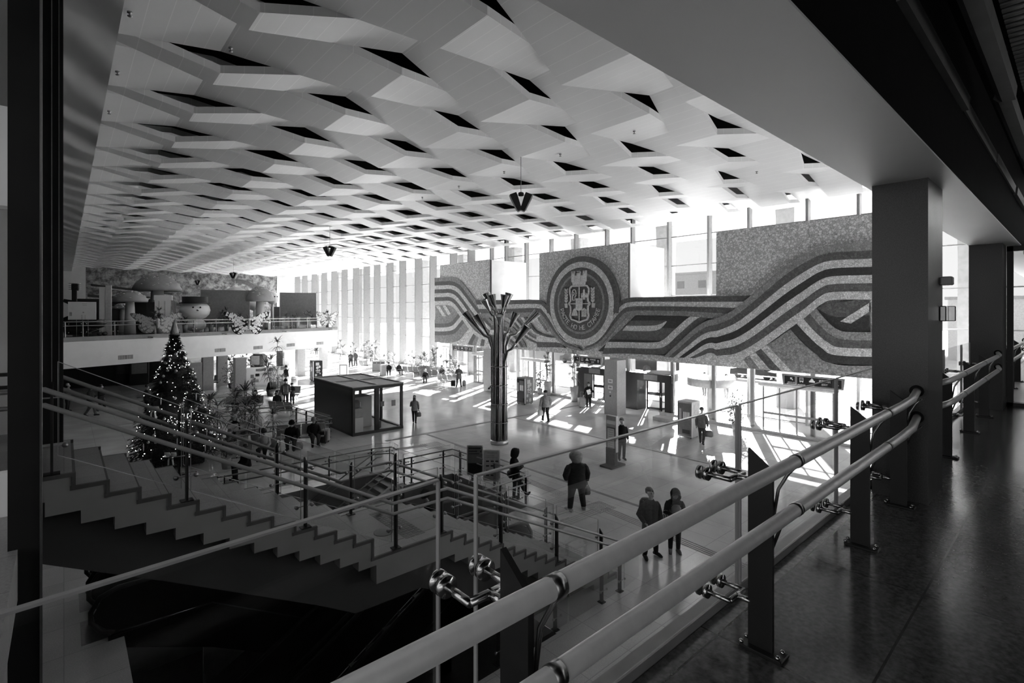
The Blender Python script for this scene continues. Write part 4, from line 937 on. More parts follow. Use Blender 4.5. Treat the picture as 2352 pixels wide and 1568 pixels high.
# sprinkler heads under the ribbons
SPR = [(1007,50),(837,183),(724,268),(530,108),(298,26),(270,163),(251,254),(643,322),(1457,300),(1287,353),(1158,393),(1054,427),(970,452),(1622,369),(1738,393),(1456,409),(580,377),(535,413)]
prot = None
for x_, y_ in SPR:
    u, v = at(x_, y_, 12.66)
    if prot is None:
        prot = MB().lathe([(.05,.03),(.05,0),(.015,-.01),(.015,-.05),(.045,-.055),(.045,-.07)], 12).build('sprinkler', M['dsteel'])
        o = prot
    else: o = prot.copy(); col.objects.link(o)
    i = UN.index(max(q for q in UN if q <= u)); 
    o.location = (u, v, 12.62)
    tag(o, 'small sprinkler head under a ceiling panel', 'sprinkler', 'ceiling sprinklers')
# ================================================================ benches
def bench_proto(n):
    t = thing('waiting_bench', 'bench', 'bench')
    w = .56
    for k in range(n):
        x0 = (k-n/2)*w
        s = MB().loft([[(x0+.03,y,z),(x0+w-.03,y,z),(x0+w-.03,y,z-.03),(x0+.03,y,z-.03)] for y, z in ((-.26,.42),(-.22,.45),(.15,.42),(.22,.43))]).build('seat', M['seatback'], t)
        b = MB().loft([[(x0+.03,y,z),(x0+w-.03,y,z),(x0+w-.03,y+.03,z),(x0+.03,y+.03,z)] for y, z in ((.20,.45),(.23,.5),(.33,.80),(.36,.93))]).build('backrest', M['seatback'], t)
        fr = MB()
        for x in (x0+.03,x0+w-.03): fr.tube([(x,-.25,.44),(x,.16,.42),(x,.24,.5),(x,.37,.94)], .012, 6)
        fr.tube([(x0+.03,.37,.94),(x0+w-.03,.37,.94)], .012, 6); fr.build('seat_frame', M['chrome'], b)
    MB().box(-n*w/2+.1,-.04,.33,n*w/2-.1,.04,.39).build('beam', M['black'], t)
    for x in (-n*w/2+.2,n*w/2-.2):
        MB().tube([(x,0,.36),(x,0,.12)], .03, 8).tube([(x,-.28,.02),(x,-.1,.1),(x,.0,.13),(x,.1,.1),(x,.28,.02)], .022, 8).build('leg', M['chrome'], t)
    for x in (-n*w/2,n*w/2): MB().tube([(x,.2,.5),(x,.12,.64),(x,-.2,.64),(x,-.24,.55),(x,-.05,.38)], .014, 6).build('armrest', M['chrome'], t)
    return t
BP = {}
def bench(label, x, y, rz, n, group=None):
    if n not in BP: BP[n] = bench_proto(n); o = BP[n]
    else: o = copy_tree(BP[n])
    o.location = (x,y,0); o.rotation_euler = (0,0,rz); o['label'] = label
    if group: o['group'] = group
    return o
def bpx(label, px_, py_, rz, n): 
    x, y = at(px_, py_); return bench(label, x, y, rz, n)
VW = -.72                                   # seats turned so that their fronts look at our mezzanine (front is -y)
bpx('four seat metal bench facing away, with the standing traveller at its right end', 1032, 884, VW+2.6, 4)
bpx('three seat metal bench behind the bending seated man', 985, 874, VW+.2, 3)
bpx('three seat metal bench left of the bending man, backs towards us', 945, 862, VW+2.9, 3)
bpx('single seat bench end carrying the seated person with white hair', 917, 862, VW+1.6, 1)
bpx('two seat bench by the bins carrying the seated person in dark jacket', 895, 858, VW+.6, 2)
bpx('two seat bench standing farthest back near the two planters', 838, 846, VW+2.8, 2)
bpx('four seat bench in the foreground with the man in a pointed black hat', 690, 1022, VW+.28, 4)
bpx('two seat bench seen from behind inside the glass railing', 652, 955, VW+2.9, 3)
bpx('single seat bench turned to us beside the striped coat walker', 643, 928, VW+.2, 1)
bpx('two seat bench behind the big dracaena plant', 640, 905, VW+.3, 2)
bpx('seat of a bench at the right of the striped coat walker', 680, 918, VW+.2, 1)
bpx('three seat bench under the seated pair behind the plants', 560, 945, VW+.25, 4)
bpx('three seat bench in the shade left of the pair, right of the tree', 570, 1015, VW+.9, 3)
bpx('two seat bench among the foreground plants below the handrails', 545, 1070, VW+.4, 2)
bpx('bright three seat bench between the first two stone columns', 480, 888, VW+.2, 3)
bpx('single seat bench between the second and third stone columns', 534, 880, VW+.2, 1)
# bins and trash
x, y = at(676,892); t = thing('waste_bin', 'round perforated waste bin on a wire stand, right of the big dracaena', 'bin', (x,y,0))
MB().lathe([(.26,.2),(.26,.85),(.24,.85),(.24,.22)], 20).build('basket', M['lgrey'], t); MB().lathe([(.24,.84),(.27,.9),(.2,1.0),(.05,1.02)], 16).build('bag', M['white'], t)
st = MB()
for k in range(4): a = PI/4+k*PI/2; st.tube([(.28*math.cos(a),.28*math.sin(a),0),(.28*math.cos(a),.28*math.sin(a),.98)], .012, 6)
st.tube([(.28*math.cos(a),.28*math.sin(a),.95) for a in [2*PI*k/16 for k in range(17)]], .012, 6); st.build('stand', M['dsteel'], t)
bx_, by_ = at(862,852)
for k in range(3):
    t = thing('recycling_bin', ('left','middle','right')[k]+' one of three grey recycling bins in a row by the benches', 'bin', (bx_+k*.42*SN*1.0,by_-k*.42*CS,0), -.72, 'recycling bins')
    MB().bbox(0,0,.55,.54,.5,1.1,.03).build('body', M['mid'], t); MB().box(-.16,-.26,.85,.16,-.25,.98).build('slot', M['black'], t)
x, y = at(880,862); o = tag(MB().bbox(x,y,.55,.5,.5,1.1,.04).build('litter_box', M['grey']), 'lone dark litter box between the recycling bins and the seated person', 'bin')
# stone curbs of the glass front, small things
o = ob('concrete_block','low concrete curb block on the floor beside the right vending machine','block',26.2,15.6,0,26.9,17.0,.22,'pillar')

for k, (z, h_, w_, lab) in enumerate(((2.12,.24,.26,'upper of two pale notices on the stone pillar by the left revolving door'),(1.72,.24,.26,'lower of two pale notices on the stone pillar by the left revolving door'))):
    o = tag(MB().box(25.435,19.36,z-h_/2,25.455,19.36+w_+.08,z+h_/2).build('wall_notice', M['white']), lab, 'notice')
    MB().box(25.43,19.42,z-.04,25.435,19.62,z+.05).build('print', M['print_'], o)
tag(MB().box(25.44,19.5,1.38,25.455,19.6,1.48).build('call_box', M['paper']), 'tiny square white plate low on the stone pillar', 'plate'); tag(MB().tube([(25.43,19.53,1.2),(25.455,19.53,1.2)], .05, 14).build('call_button', M['black']), 'small round dark button below the white plate on the stone pillar', 'button')  # call box and call button mounted on the stone pillar
# ================================================================ people
def skin_body(name, J, subdiv=1):
    names = list(J['v'].keys()); idx = {n: i for i, n in enumerate(names)}
    me = bpy.data.meshes.new(name); me.from_pydata([J['v'][n][0] for n in names], [(idx[a], idx[b]) for a, b in J['e']], [])
    o = bpy.data.objects.new(name, me); col.objects.link(o)
    mo = o.modifiers.new('Skin','SKIN'); mo.branch_smoothing = .6; mo.use_smooth_shade = True
    if not me.skin_vertices: raise RuntimeError('skin layer')
    for n in names:
        sv = me.skin_vertices[0].data[idx[n]]; r = J['v'][n][1]
        sv.radius = r if isinstance(r, tuple) else (r, r); sv.use_root = (n == 'pelvis')
    su = o.modifiers.new('Sub','SUBSURF'); su.levels = subdiv; su.render_levels = subdiv
    dg = bpy.context.evaluated_depsgraph_get(); m2 = bpy.data.meshes.new_from_object(o.evaluated_get(dg))
    bpy.data.objects.remove(o); bpy.data.meshes.remove(me)
    m2.name = name
    for p in m2.polygons: p.use_smooth = True
    return m2
LEGS = {
 'stand': dict(L=((-.09,0,.92),(-.10,.02,.5),(-.105,-.02,.085),(-.13,.12,.035)), Rr=((.09,0,.92),(.10,.02,.5),(.105,-.02,.085),(.13,.12,.035))),
 'apart': dict(L=((-.09,0,.92),(-.13,.02,.5),(-.17,-.02,.085),(-.21,.12,.035)), Rr=((.09,0,.92),(.13,.03,.5),(.17,.02,.085),(.21,.16,.035))),
 'walk': dict(L=((-.09,.02,.92),(-.095,.13,.51),(-.09,.20,.09),(-.095,.35,.06)), Rr=((.09,-.02,.92),(.095,-.02,.5),(.09,-.24,.13),(.095,-.12,.035))),
 'cross': dict(L=((-.09,0,.92),(-.09,.02,.5),(-.09,-.02,.085),(-.10,.12,.035)), Rr=((.09,.02,.92),(.10,.22,.53),(.07,.42,.12),(.07,.52,.20))),
 'sit': dict(L=((-.10,.04,.50),(-.13,.46,.52),(-.12,.44,.085),(-.14,.58,.035)), Rr=((.10,.04,.50),(.13,.46,.52),(.12,.42,.085),(.15,.56,.035))),
 'recline': dict(L=((-.10,.04,.50),(-.13,.48,.55),(-.12,.88,.085),(-.14,.95,.2)), Rr=((.10,.04,.50),(.13,.44,.54),(.12,.84,.085),(.15,.92,.19))),
}
ARMS = {                                      # elbow, wrist, hand end offsets for the right arm (x > 0), upright torso of a standing figure
 'down': ((.25,-.03,1.14),(.26,.05,.90),(.26,.08,.80)),
 'swing': ((.26,-.10,1.16),(.25,-.02,.92),(.25,.03,.82)),
 'front': ((.25,.06,1.13),(.08,.27,1.17),(.03,.32,1.20)),
 'phone': ((.25,.05,1.13),(.10,.28,1.27),(.06,.31,1.36)),
 'photo': ((.24,.16,1.22),(.12,.32,1.42),(.08,.33,1.52)),
 'pocket': ((.29,-.06,1.13),(.22,.10,.96),(.18,.16,.90)),
 'lap': ((.24,.06,1.12),(.12,.30,1.02),(.05,.36,1.0)),
 'hold': ((.27,.03,1.14),(.10,.26,1.10),(.0,.28,1.12)),
 'knees': ((.25,.16,1.12),(.13,.40,1.06),(.05,.46,1.05)),
 'pull': ((.27,-.06,1.15),(.33,-.06,.92),(.35,-.05,.84)),
}
PM = {}
def pose(leg, al, ar, bend, head):
    sit = leg in ('sit','recline'); dz = -.44 if sit else 0
    cb, sb = math.cos(bend), math.sin(bend); pv = Vector((0,.0,.95+dz))
    def up(p):                                # upper body leans about the pelvis
        y, z = p[1], p[2]+dz-pv.z
        return (p[0], y*cb+z*sb, pv.z-y*sb+z*cb)
    v = {}; e = []
    def add(n, p, r, par=None):
        v[n] = (p, r); 
        if par: e.append((par, n))
    add('pelvis', (0,0,.95+dz), .13)
    add('waist', up((0,-.005,1.12)), .115, 'pelvis'); add('chest', up((0,-.01,1.32)), .135, 'waist'); add('neckbase', up((0,-.005,1.46)), .075, 'chest')
    hp = up((0,.01,1.545)); add('neck', hp, .055, 'neckbase')
    ch, sh = math.cos(head), math.sin(head)
    def hd(q): 
        y, z = q[1], q[2]; return (hp[0]+q[0], hp[1]+y*ch+z*sh, hp[2]-y*sh+z*ch)
    add('jaw', hd((0,.035,.05)), (.062,.07), 'neck'); add('face', hd((0,.025,.12)), (.075,.088), 'jaw'); add('skull', hd((0,.005,.19)), (.068,.078), 'face')
    add('nose', hd((0,.115,.105)), .014, 'face')
    for s, n in ((-1,'l'),(1,'r')): add('ear'+n, hd((s*.085,.0,.11)), .018, 'face')
    P_ = {}
    for s, key, a in ((-1,'L',al),(1,'Rr',ar)):
        hip, knee, ank, toe = LEGS[leg][key]
        add('hip'+key, hip, .088, 'pelvis'); add('thigh'+key, tuple(Vector(hip).lerp(Vector(knee),.5)), .078, 'hip'+key); add('knee'+key, knee, .058, 'thigh'+key)
        add('calf'+key, tuple(Vector(knee).lerp(Vector(ank),.35)+Vector((0,-.015,0))), .055, 'knee'+key); add('ank'+key, ank, .038, 'calf'+key); add('toe'+key, toe, .035, 'ank'+key)
        el, wr, he = [up((s*q[0], q[1], q[2])) for q in ARMS[a]]
        so = up((s*.175,-.01,1.415))
        add('sh'+key, so, .062, 'chest'); add('el'+key, el, .043, 'sh'+key); add('wr'+key, wr, .028, 'el'+key)
        d = (Vector(he)-Vector(wr)).normalized(); side = d.cross(Vector((0,0,1)) if abs(d.z) < .8 else Vector((0,1,0))).normalized(); cl = d.cross(side)
        pm = Vector(wr)+d*.06; add('palm'+key, tuple(pm), (.036,.018), 'wr'+key)
        for k, (o_, l) in enumerate(((-.027,.075),(-.009,.09),(.009,.085),(.027,.065))):
            b = pm+side*o_+d*.035; m_ = b+d*l*.5+cl*.008; t_ = b+d*l*.9+cl*.028
            add('f%d%s' % (k,key), tuple(b), .010, 'palm'+key); add('g%d%s' % (k,key), tuple(m_), .009, 'f%d%s' % (k,key)); add('h%d%s' % (k,key), tuple(t_), .007, 'g%d%s' % (k,key))
        b = Vector(wr)+d*.03-side*.03; add('th'+key, tuple(b), .011, 'palm'+key); add('ti'+key, tuple(b-side*.02+d*.04), .009, 'th'+key)
        P_[key] = dict(hip=hip, knee=knee, ank=ank, toe=toe, sh=so, el=el, wr=wr, he=he)
    P_['up'] = up; P_['hd'] = hd; P_['dz'] = dz; P_['sit'] = sit
    return dict(v=v, e=e), P_
def person(label, x, y, face, H=1.72, leg='stand', arms=('down','down'), bend=0, head=0, coat=.05, pants=.03, shoe=.02, hair='hair', hat=None, hood=None, lng=0, faced=False, z=0, sole=None, wide=1.0, skirt=False):
    """face: the direction looked at, in degrees from the +x axis"""
    key = (leg, arms, bend, head)
    if key not in PM:
        J, P_ = pose(leg, arms[0], arms[1], bend, head); PM[key] = (skin_body('body', J), P_)
    me, P_ = PM[key]; k = H/1.75
    t = thing('person', label, 'person', (x,y,z), math.radians(face)-PI/2); t.scale = (k*wide,k*wide,k)
    o = bpy.data.objects.new('body', me)
    if not me.materials: me.materials.append(M['skin'])
    col.objects.link(o); o.parent = t
    up, hd, dz, sit = P_['up'], P_['hd'], P_['dz'], P_['sit']
    # coat: shell over the trunk plus sleeves, one garment
    cm = MB(); hem = (.88 if not lng else .88-lng) if not sit else .90
    N = 18; rings = []
    prof = [(hem,.205+.03*lng,.165+.03*lng),(hem+.03,.212+.03*lng,.172+.03*lng),(1.0,.20,.165),(1.12,.195,.16),(1.26,.215,.165),(1.36,.222,.155),(1.43,.185,.125),(1.47,.115,.095),(1.52,.085,.085)]
    for zz, a, b in prof:
        rings.append([(up((a*math.cos(2*PI*j/N), b*math.sin(2*PI*j/N)-.005, zz)) if (zz > .95 or sit) else (a*math.cos(2*PI*j/N), b*math.sin(2*PI*j/N)-.005, zz+dz)) for j in range(N)])
    cm.loft(rings, False, True, True)
    for s in ('L','Rr'):
        q = P_[s]; sh = Vector(q['sh']); el = Vector(q['el']); wr = Vector(q['wr'])
        nb = Vector(up((0,-.005,1.40))); ins = sh.lerp(nb,.62); ins.z -= .015
        cm.tube([tuple(ins), tuple(sh.lerp(nb,.34)-Vector((0,0,.035))), tuple(sh.lerp(el,.05)-Vector((0,0,.035))), tuple(sh.lerp(el,.35)), tuple(el), tuple(el.lerp(wr,.5)), tuple(wr+(wr-el)*.02)], [.04,.070,.080,.078,.066,.058,.05], 14)
    c = cm.build('coat', cloth(coat), t)
    tm = MB()
    for s in ('L','Rr'):
        q = P_[s]; hip, knee, ank = Vector(q['hip']), Vector(q['knee']), Vector(q['ank'])
        tm.tube([tuple(hip+Vector((0,0,.03))), tuple(hip.lerp(knee,.5)), tuple(knee), tuple(knee.lerp(ank,.5)), tuple(ank+Vector((0,0,.03)))], [.108,.098,.075,.068,.058], 12)
    tm.lathe([(.10,.86+dz),(.165,.9+dz),(.17,1.0+dz),(.12,1.05+dz)], 14, 0, .01, sx=1.05, sy=.85)
    tm.build('trousers', cloth(pants), t)
    for s in ('L','Rr'):
        q = P_[s]; a, b = Vector(q['ank']), Vector(q['toe']); d = (b-a); d.z = 0 if leg not in ('cross','recline') else d.z; d.normalize()
        m = MB(); heel = a-d*.06; heel.z = max(a.z-.04, .045) if leg not in ('recline','cross') or s == 'L' and leg == 'cross' else a.z-.02
        tip = b+d*.05
        m.tube([tuple(heel-d*.02), tuple(heel+Vector((0,0,.012))), tuple(a.lerp(b,.5)+Vector((0,0,-.0))), tuple(b+Vector((0,0,.005))), tuple(tip)], [.025,.048,.052,.046,.022], 10, flat=.9)
        m.tube([tuple(a+Vector((0,0,.09))), tuple(a-Vector((0,0,.03)))], [.05,.052], 10)
        sm_ = m.build('shoe', cloth(shoe), t)
        if sole: MB().tube([tuple(heel-d*.02-Vector((0,0,.03))), tuple(b+d*.04-Vector((0,0,.018)))], [.045,.04], 8, flat=.4).build('sole', cloth(sole), sm_)
    # hair, hat or hood
    hc = Vector(hd((0,-.012,.15))); Hm = Matrix.Translation(hc) @ Matrix.Rotation(-head*1.0,4,'X')
    if hood is not None:
        m = MB(); rr = []
        for yy, r in ((-.15,.05),(-.125,.105),(-.06,.145),(.02,.15),(.085,.138),(.10,.125)):
            rr.append([(r*.92*math.cos(2*PI*j/16), yy, r*1.12*math.sin(2*PI*j/16)-.02-(.05 if r > .1 and math.sin(2*PI*j/16) < -.5 else 0)) for j in range(16)])
        m.loft(rr, True, False, True, Hm)
        hh = m.build('hood', cloth(hood), t)
        MB().tube([(.118*math.cos(a), .10, .142*math.sin(a)-.02) for a in [2*PI*j/18 for j in range(19)]], .022, 8, M=Hm).build('hood_trim', cloth(min(.4,hood*1.6+.02)), hh)
    if hat is not None:
        m = MB()
        m.lathe([(.10,-.02),(.108,.03),(.104,.08),(.08,.13 if hat[1] == 'beanie' else .10),(.03,.165 if hat[1] == 'beanie' else .115),(.005,.18 if hat[1] == 'beanie' else .12)], 16, M=Hm, sy=1.15)
        if hat[1] == 'cap': m.prism([(-.08,.08),(.08,.08),(.07,.19),(0,.21),(-.07,.19)], .0, .018, 'z', Hm)
        if hat[1] == 'beanie': m.lathe([(.112,-.03),(.118,-.01),(.116,.03),(.106,.035)], 16, M=Hm, sy=1.15)
        m.build('hat', cloth(hat[0]), t)
    elif hair:
        m = MB(); rr = []
        for yy, a, b in ((-.12,.03,.04),(-.10,.07,.085),(-.055,.094,.107),(.0,.096,.105),(.03,.088,.095)):
            rr.append([(a*math.cos(q), yy, b*math.sin(q)+.015) for q in [-.35+(PI+.7)*j/12 for j in range(13)]])
        m.loft(rr, False, False, True, Hm, closed=False)
        if hair.endswith('long'): m.tube([tuple(Hm @ Vector((0,-.07,.03))), tuple(Hm @ Vector((0,-.10,-.08))), tuple(Hm @ Vector((0,-.09,-.22))), tuple(Hm @ Vector((0,-.08,-.30)))], [.085,.10,.09,.04], 10)
        m.lathe([(.004,.105),(.05,.10),(.088,.06),(.094,.02),(.09,.0)], 14, M=Hm @ Matrix.Translation((0,-.035,.03)), sy=1.02)
        m.build('hair', M[hair.split('_')[0]], t)
    if faced:
        for s in (-1,1): MB().ball(hd((s*.032,.105,.135))[0], hd((s*.032,.105,.135))[1], hd((s*.032,.105,.135))[2], .013, .008, .008, 8, 6).build('eye', M['black'], t); 
        for s in (-1,1): MB().tube([hd((s*.018,.112,.162)), hd((s*.05,.10,.16))], .006, 6).build('eyebrow', M['hair'], t)
        MB().tube([hd((-.024,.105,.062)), hd((0,.113,.064)), hd((.024,.105,.062))], .006, 6).build('mouth', M['hairm'], t)
    return t, P_, k
def toworld(t, p): 
    return (Matrix.Translation(t.location) @ Matrix.Rotation(t.rotation_euler.z,4,'Z') @ Matrix.Diagonal((t.scale[0],t.scale[1],t.scale[2],1))) @ Vector(p)
def bag(label, name, t, P_, hand, w, h, d, m, kind='tote'):
    p = toworld(t, P_[hand]['he']); b = thing(name, label, 'bag', (p.x,p.y,p.z), t.rotation_euler.z)
    MB().loft([[(-w*q/2,-d*r/2,z),(w*q/2,-d*r/2,z),(w*q/2,d*r/2,z),(-w*q/2,d*r/2,z)] for z, q, r in ((-h-.08,.8,.8),(-h*.85-.08,1,1),(-h*.3-.08,.95,.85),(-.1,.7,.4))], True, True, True).build('pouch', m, b)
    MB().tube([(-w*.3,0,-.12),(-w*.15,0,-.01),(0,0,.015),(w*.15,0,-.01),(w*.3,0,-.12)], .008, 6).build('handle', m, b)
    return b
def suitcase(label, x, y, rz, h=.6, m=None):
    t = thing('suitcase', label, 'suitcase', (x,y,0), rz); m = m or M['mid']
    s = MB().bbox(0,0,h/2+.05,.40,.25,h,.05).build('shell', m, t)
    r = MB()
    for k in range(5): r.box(-.15+k*.07,-.13,.12,-.13+k*.07,-.12,h-.02)
    r.build('rib', m, s)
    MB().tube([(-.10,.09,h+.03),(-.10,.09,h+.38),(.10,.09,h+.38),(.10,.09,h+.03)], .01, 6).build('pull_handle', M['dsteel'], t)
    for a in (-.14,.14):
        for b in (-.08,.08): MB().tube([(a-.015,b,.03),(a+.015,b,.03)], .03, 10).build('wheel', M['black'], t)
    return t
def backpack(label, t, y=-.20, z=1.2, w=.32, h=.48, d=.2, m=None, P_=None):
    p = toworld(t, (0,y,z)); b = thing('backpack', label, 'backpack', tuple(p), t.rotation_euler.z)
    s = MB().loft([[(w/2*q*math.cos(a), d/2*q*math.sin(a)*1.1, zz) for a in [2*PI*j/14 for j in range(14)]] for zz, q in ((-h/2,.75),(-h*.4,1),(0,1.05),(h*.35,.95),(h*.5,.6))], True, True, True).build('sack', m or M['black'], b)
    sg = 1 if y < 0 else -1
    MB().bbox(0,-sg*d*.55,-.08,w*.7,d*.3,h*.4,.03).build('pocket', m or M['black'], b)
    for s_ in (-1,1): MB().tube([(s_*.1,sg*d*.4,h*.42),(s_*.13,sg*(d*.5+.06),h*.47),(s_*.14,sg*(d*.5+.02),.0),(s_*.1,sg*d*.4,-h*.4)], .012, 6).build('strap', m or M['black'], b)
    return b
CAM = 227.0                                   # facing our mezzanine, roughly
def P(px_, py_): return at(px_, py_)
# --- nearest
x, y = P(1325,1172); t, q, k = person('large person in bulky dark coat and pale fur hood, seen from behind', x, y, 62, 1.82, 'apart', ('pocket','down'), .05, .1, .022, .02, .3, None, hood=.34, lng=.12, sole=.5, wide=1.38)
b = bag('small dark bag hanging from the right hand of the bulky hooded person', 'hand_bag', t, q, 'Rr', .24, .30, .12, M['mid'])
x, y = P(1183,1146); t, q, k = person('person all in black with hood leaning on the glass rail, one foot stretched forward', x, y, -25, 1.68, 'cross', ('front','front'), -.06, .25, .014, .014, .06, None, hood=.012, sole=.45)
b = bag('black shoulder bag hanging at the hip of the leaning hooded person', 'shoulder_bag', t, q, 'L', .34, .22, .16, M['black']); pp = toworld(t, (-.2,-.12,1.05)); b.location = tuple(pp)
x, y = P(1494,1278); t, q, k = person('young person with tied-back dark hair in a long dark padded coat, looking up at us', x, y, 246, 1.74, 'apart', ('pocket','pocket'), .0, -.15, .06, .025, .03, 'hair', lng=.30, faced=True, wide=1.08)
backpack('dark backpack on the back of the person in the long padded coat', t, -.25, 1.22)
x, y = P(1549,1268); t, q, k = person('person in black jacket and hood with head bowed over a phone, light ankle boots', x, y, 222, 1.70, 'stand', ('front','front'), .10, .65, .018, .025, .22, None, hood=.018, sole=.08)
backpack('grey backpack worn on the chest of the hooded person looking at the phone', t, .24, 1.18, .26, .40, .16, M['mid'])
b = bag('striped bag held against the side of the hooded person with the phone', 'sports_bag', t, q, 'L', .40, .2, .22, stripes_mat('striped_cloth', .03, .4, 6)); b.location = tuple(toworld(t, (.26,.16,1.2)))
# --- middle of the hall
x, y = P(1253,968); t, q, k = person('man in grey jacket and cap walking away across the bright floor with a white bag', x, y, 60, 1.78, 'walk', ('down','swing'), .02, .05, .30, .03, .03, None, hat=(.05,'cap'), lng=.03, wide=1.12)
bag('white plastic carrier bag in the left hand of the man in grey jacket', 'carrier_bag', t, q, 'L', .30, .38, .16, M['paper'])
x, y = P(952,971); t, q, k = person('woman in grey padded jacket and slim trousers walking away beside the kiosk', x, y, 55, 1.55, 'walk', ('front','down'), .02, .05, .30, .07, .04, 'hairm_long', lng=.06)
bag('grey shoulder bag at the right side of the woman beside the kiosk', 'shoulder_bag', t, q, 'Rr', .30, .28, .14, M['mid'])
x, y = P(1352,937); t, q, k = person('person in black with long hair holding a white folder by the left revolving door', x, y, 228, 1.68, 'stand', ('hold','pull'), .0, .05, .014, .012, .3, 'hair_long', lng=.08, faced=True)
hp = toworld(t, (.02,.27,1.17)); tag(MB().bbox(0,0,0,.26,.04,.34,.008,RT(hp.x,hp.y,hp.z,t.rotation_euler.z,-.3,.35)).build('folder', M['paper']), 'white folder held against the chest of the person in black', 'folder')
x, y = P(1337,936); suitcase('grey trolley suitcase beside the person in black at the revolving door', x, y, -.7, .66, M['grey'])
x, y = P(1054,888); t, q, k = person('man standing in dark open coat by the end of the four seat bench, looking down', x, y, 235, 1.80, 'apart', ('front','front'), .02, .3, .10, .05, .03, 'hairm', lng=.2, wide=1.05)
x, y = P(1041,888); suitcase('black suitcase on the floor left of the man in the open coat', x, y, -.7, .5, M['black'])
x, y = P(1066,886); backpack_t = thing('backpack', 'dark backpack standing on the floor right of the man in the open coat', 'backpack', (x,y,.24))
MB().lathe([(.13,-.24),(.17,-.2),(.18,0),(.15,.18),(.06,.26)], 14).build('sack', M['mid'], backpack_t); MB().tube([(-.06,0,.24),(0,0,.32),(.06,0,.24)], .012, 6).build('handle', M['mid'], backpack_t)
def sitter(label, px_, py_, face, bend=.1, head=.15, arms=('lap','lap'), leg='sit', **kw):
    x, y = P(px_, py_)                        # pixel of the feet; the seat is behind them
    f = math.radians(face); x -= math.cos(f)*.5; y -= math.sin(f)*.5
    return person(label, x, y, face, kw.pop('H',1.70), leg, arms, bend, head, **kw)
sitter('seated man bent forward with his head down, in the middle of the sunlit benches', 976, 879, 228, .55, .6, ('knees','knees'), coat=.03, pants=.12, hair='hairg')
sitter('seated person in dark cap and dark jacket next to the recycling bins', 893, 862, 240, .15, .3, coat=.02, pants=.05, hair=None, hat=(.03,'cap'))
sitter('seated person with white hair seen from behind at the sunlit benches', 922, 860, 30, .1, .1, coat=.06, pants=.05, hair='hairg')
sitter('seated person with dark bushy hair half hidden behind the four seat bench', 1018, 872, 250, .1, .1, coat=.05, pants=.05, hair='hair_long')
sitter('seated person far back, leaning against the windows with legs stretched out', 800, 838, 215, -.2, .1, ('lap','lap'), 'recline', coat=.06, pants=.04, hair='hair')
x, y = P(806,842); person('left of two people standing close together far back by the sunlit windows', x, y, 225, 1.76, 'apart', ('front','front'), .05, .2, .05, .03, .04, 'hair')
x, y = P(817,840); person('right of two people standing close together far back by the sunlit windows', x, y, 200, 1.78, 'apart', ('down','front'), .05, .1, .06, .04, .04, 'hair', lng=.1)
x, y = P(853,830); person('person in dark jacket with back turned standing behind the window plants far back', x, y, 40, 1.70, 'stand', ('pocket','pocket'), 0, 0, .05, .04, .04, 'hair')
x, y = P(717,812); person('person in light trousers standing under the far balcony, upper body hidden', x, y, 230, 1.74, 'apart', ('down','down'), 0, 0, .05, .3, .03, 'hair')
x, y = P(727,814); person('person in dark trousers standing under the far balcony, right of the light trousers', x, y, 230, 1.74, 'stand', ('down','down'), 0, 0, .05, .05, .03, 'hair')
# --- waiting area on the left
sitter('seated man in pointed black hat and bulky black coat at the front bench', 668, 1034, 240, .35, .35, ('knees','lap'), coat=.012, pants=.06, shoe=.03, hair=None, hat=(.012,'beanie'), faced=True, wide=1.2, H=1.78)
o = thing('shopping_bag', 'light cloth bag standing on the floor before the man in the pointed hat', 'bag', P(683,1032)+(0,), -.7)
MB().loft([[(-.2*a,-.12*a,z),(.2*a,-.12*a,z),(.2*a,.12*a,z),(-.2*a,.12*a,z)] for z, a in ((0,1),(.2,1.1),(.34,.8))], True, True, True).build('pouch', cloth(.3), o); MB().tube([(-.1,0,.33),(0,0,.46),(.1,0,.33)], .01, 6).build('handle', cloth(.3), o)
sitter('seated woman in knitted grey hat and black coat looking right at the front bench end', 725, 1026, 262, .1, .1, ('lap','lap'), coat=.016, pants=.05, shoe=.015, hair=None, hat=(.22,'beanie'), wide=1.1)
x, y = P(748,1014); suitcase('pale suitcase standing right of the woman in the knitted hat', x, y, -.5, .62, M['lgrey'])
x, y = P(741,1018); suitcase('dark suitcase between the woman in the knitted hat and the pale suitcase', x, y, -.5, .55, M['black'])
x, y = P(656,930); t, q, k = person('walker in a coat with pale vertical stripes and dark cap, beside the railing', x, y, 75, 1.72, 'walk', ('swing','down'), .03, .1, .09, .03, .04, None, hat=(.02,'beanie'), lng=.1, wide=1.1)
st = MB()
for a in (-.12,.12): st.box(a-.02,-.185,.95,a+.02,-.17,1.38)
st.build('stripe', cloth(.4), t)
bag('clear plastic bag with groceries in the left hand of the striped coat walker', 'carrier_bag', t, q, 'L', .34, .4, .2, M['lgrey'])
x, y = P(671,928); person('small person in light sleeves and dark hat, just right of the striped coat walker', x, y, 230, 1.45, 'stand', ('front','front'), .05, .15, .03, .02, .02, None, hat=(.02,'cap'))
x, y = P(657,888); t, q, k = person('person in black holding up a phone, standing left of the waste bin', x, y, 20, 1.75, 'walk', ('photo','down'), 0, .0, .014, .35, .03, None, hat=(.02,'beanie'))
hp = toworld(t, P_ := q['L']['he']); tag(MB().bbox(0,0,0,.075,.012,.15,.003,RT(hp.x,hp.y,hp.z,t.rotation_euler.z)).build('phone', M['black']), 'phone held up by the person in black left of the waste bin', 'phone')
sitter('left of the seated pair behind the plants, in black coat with short hair', 538, 945, 230, .1, .1, ('lap','lap'), coat=.016, pants=.04, hair='hairm', faced=True)
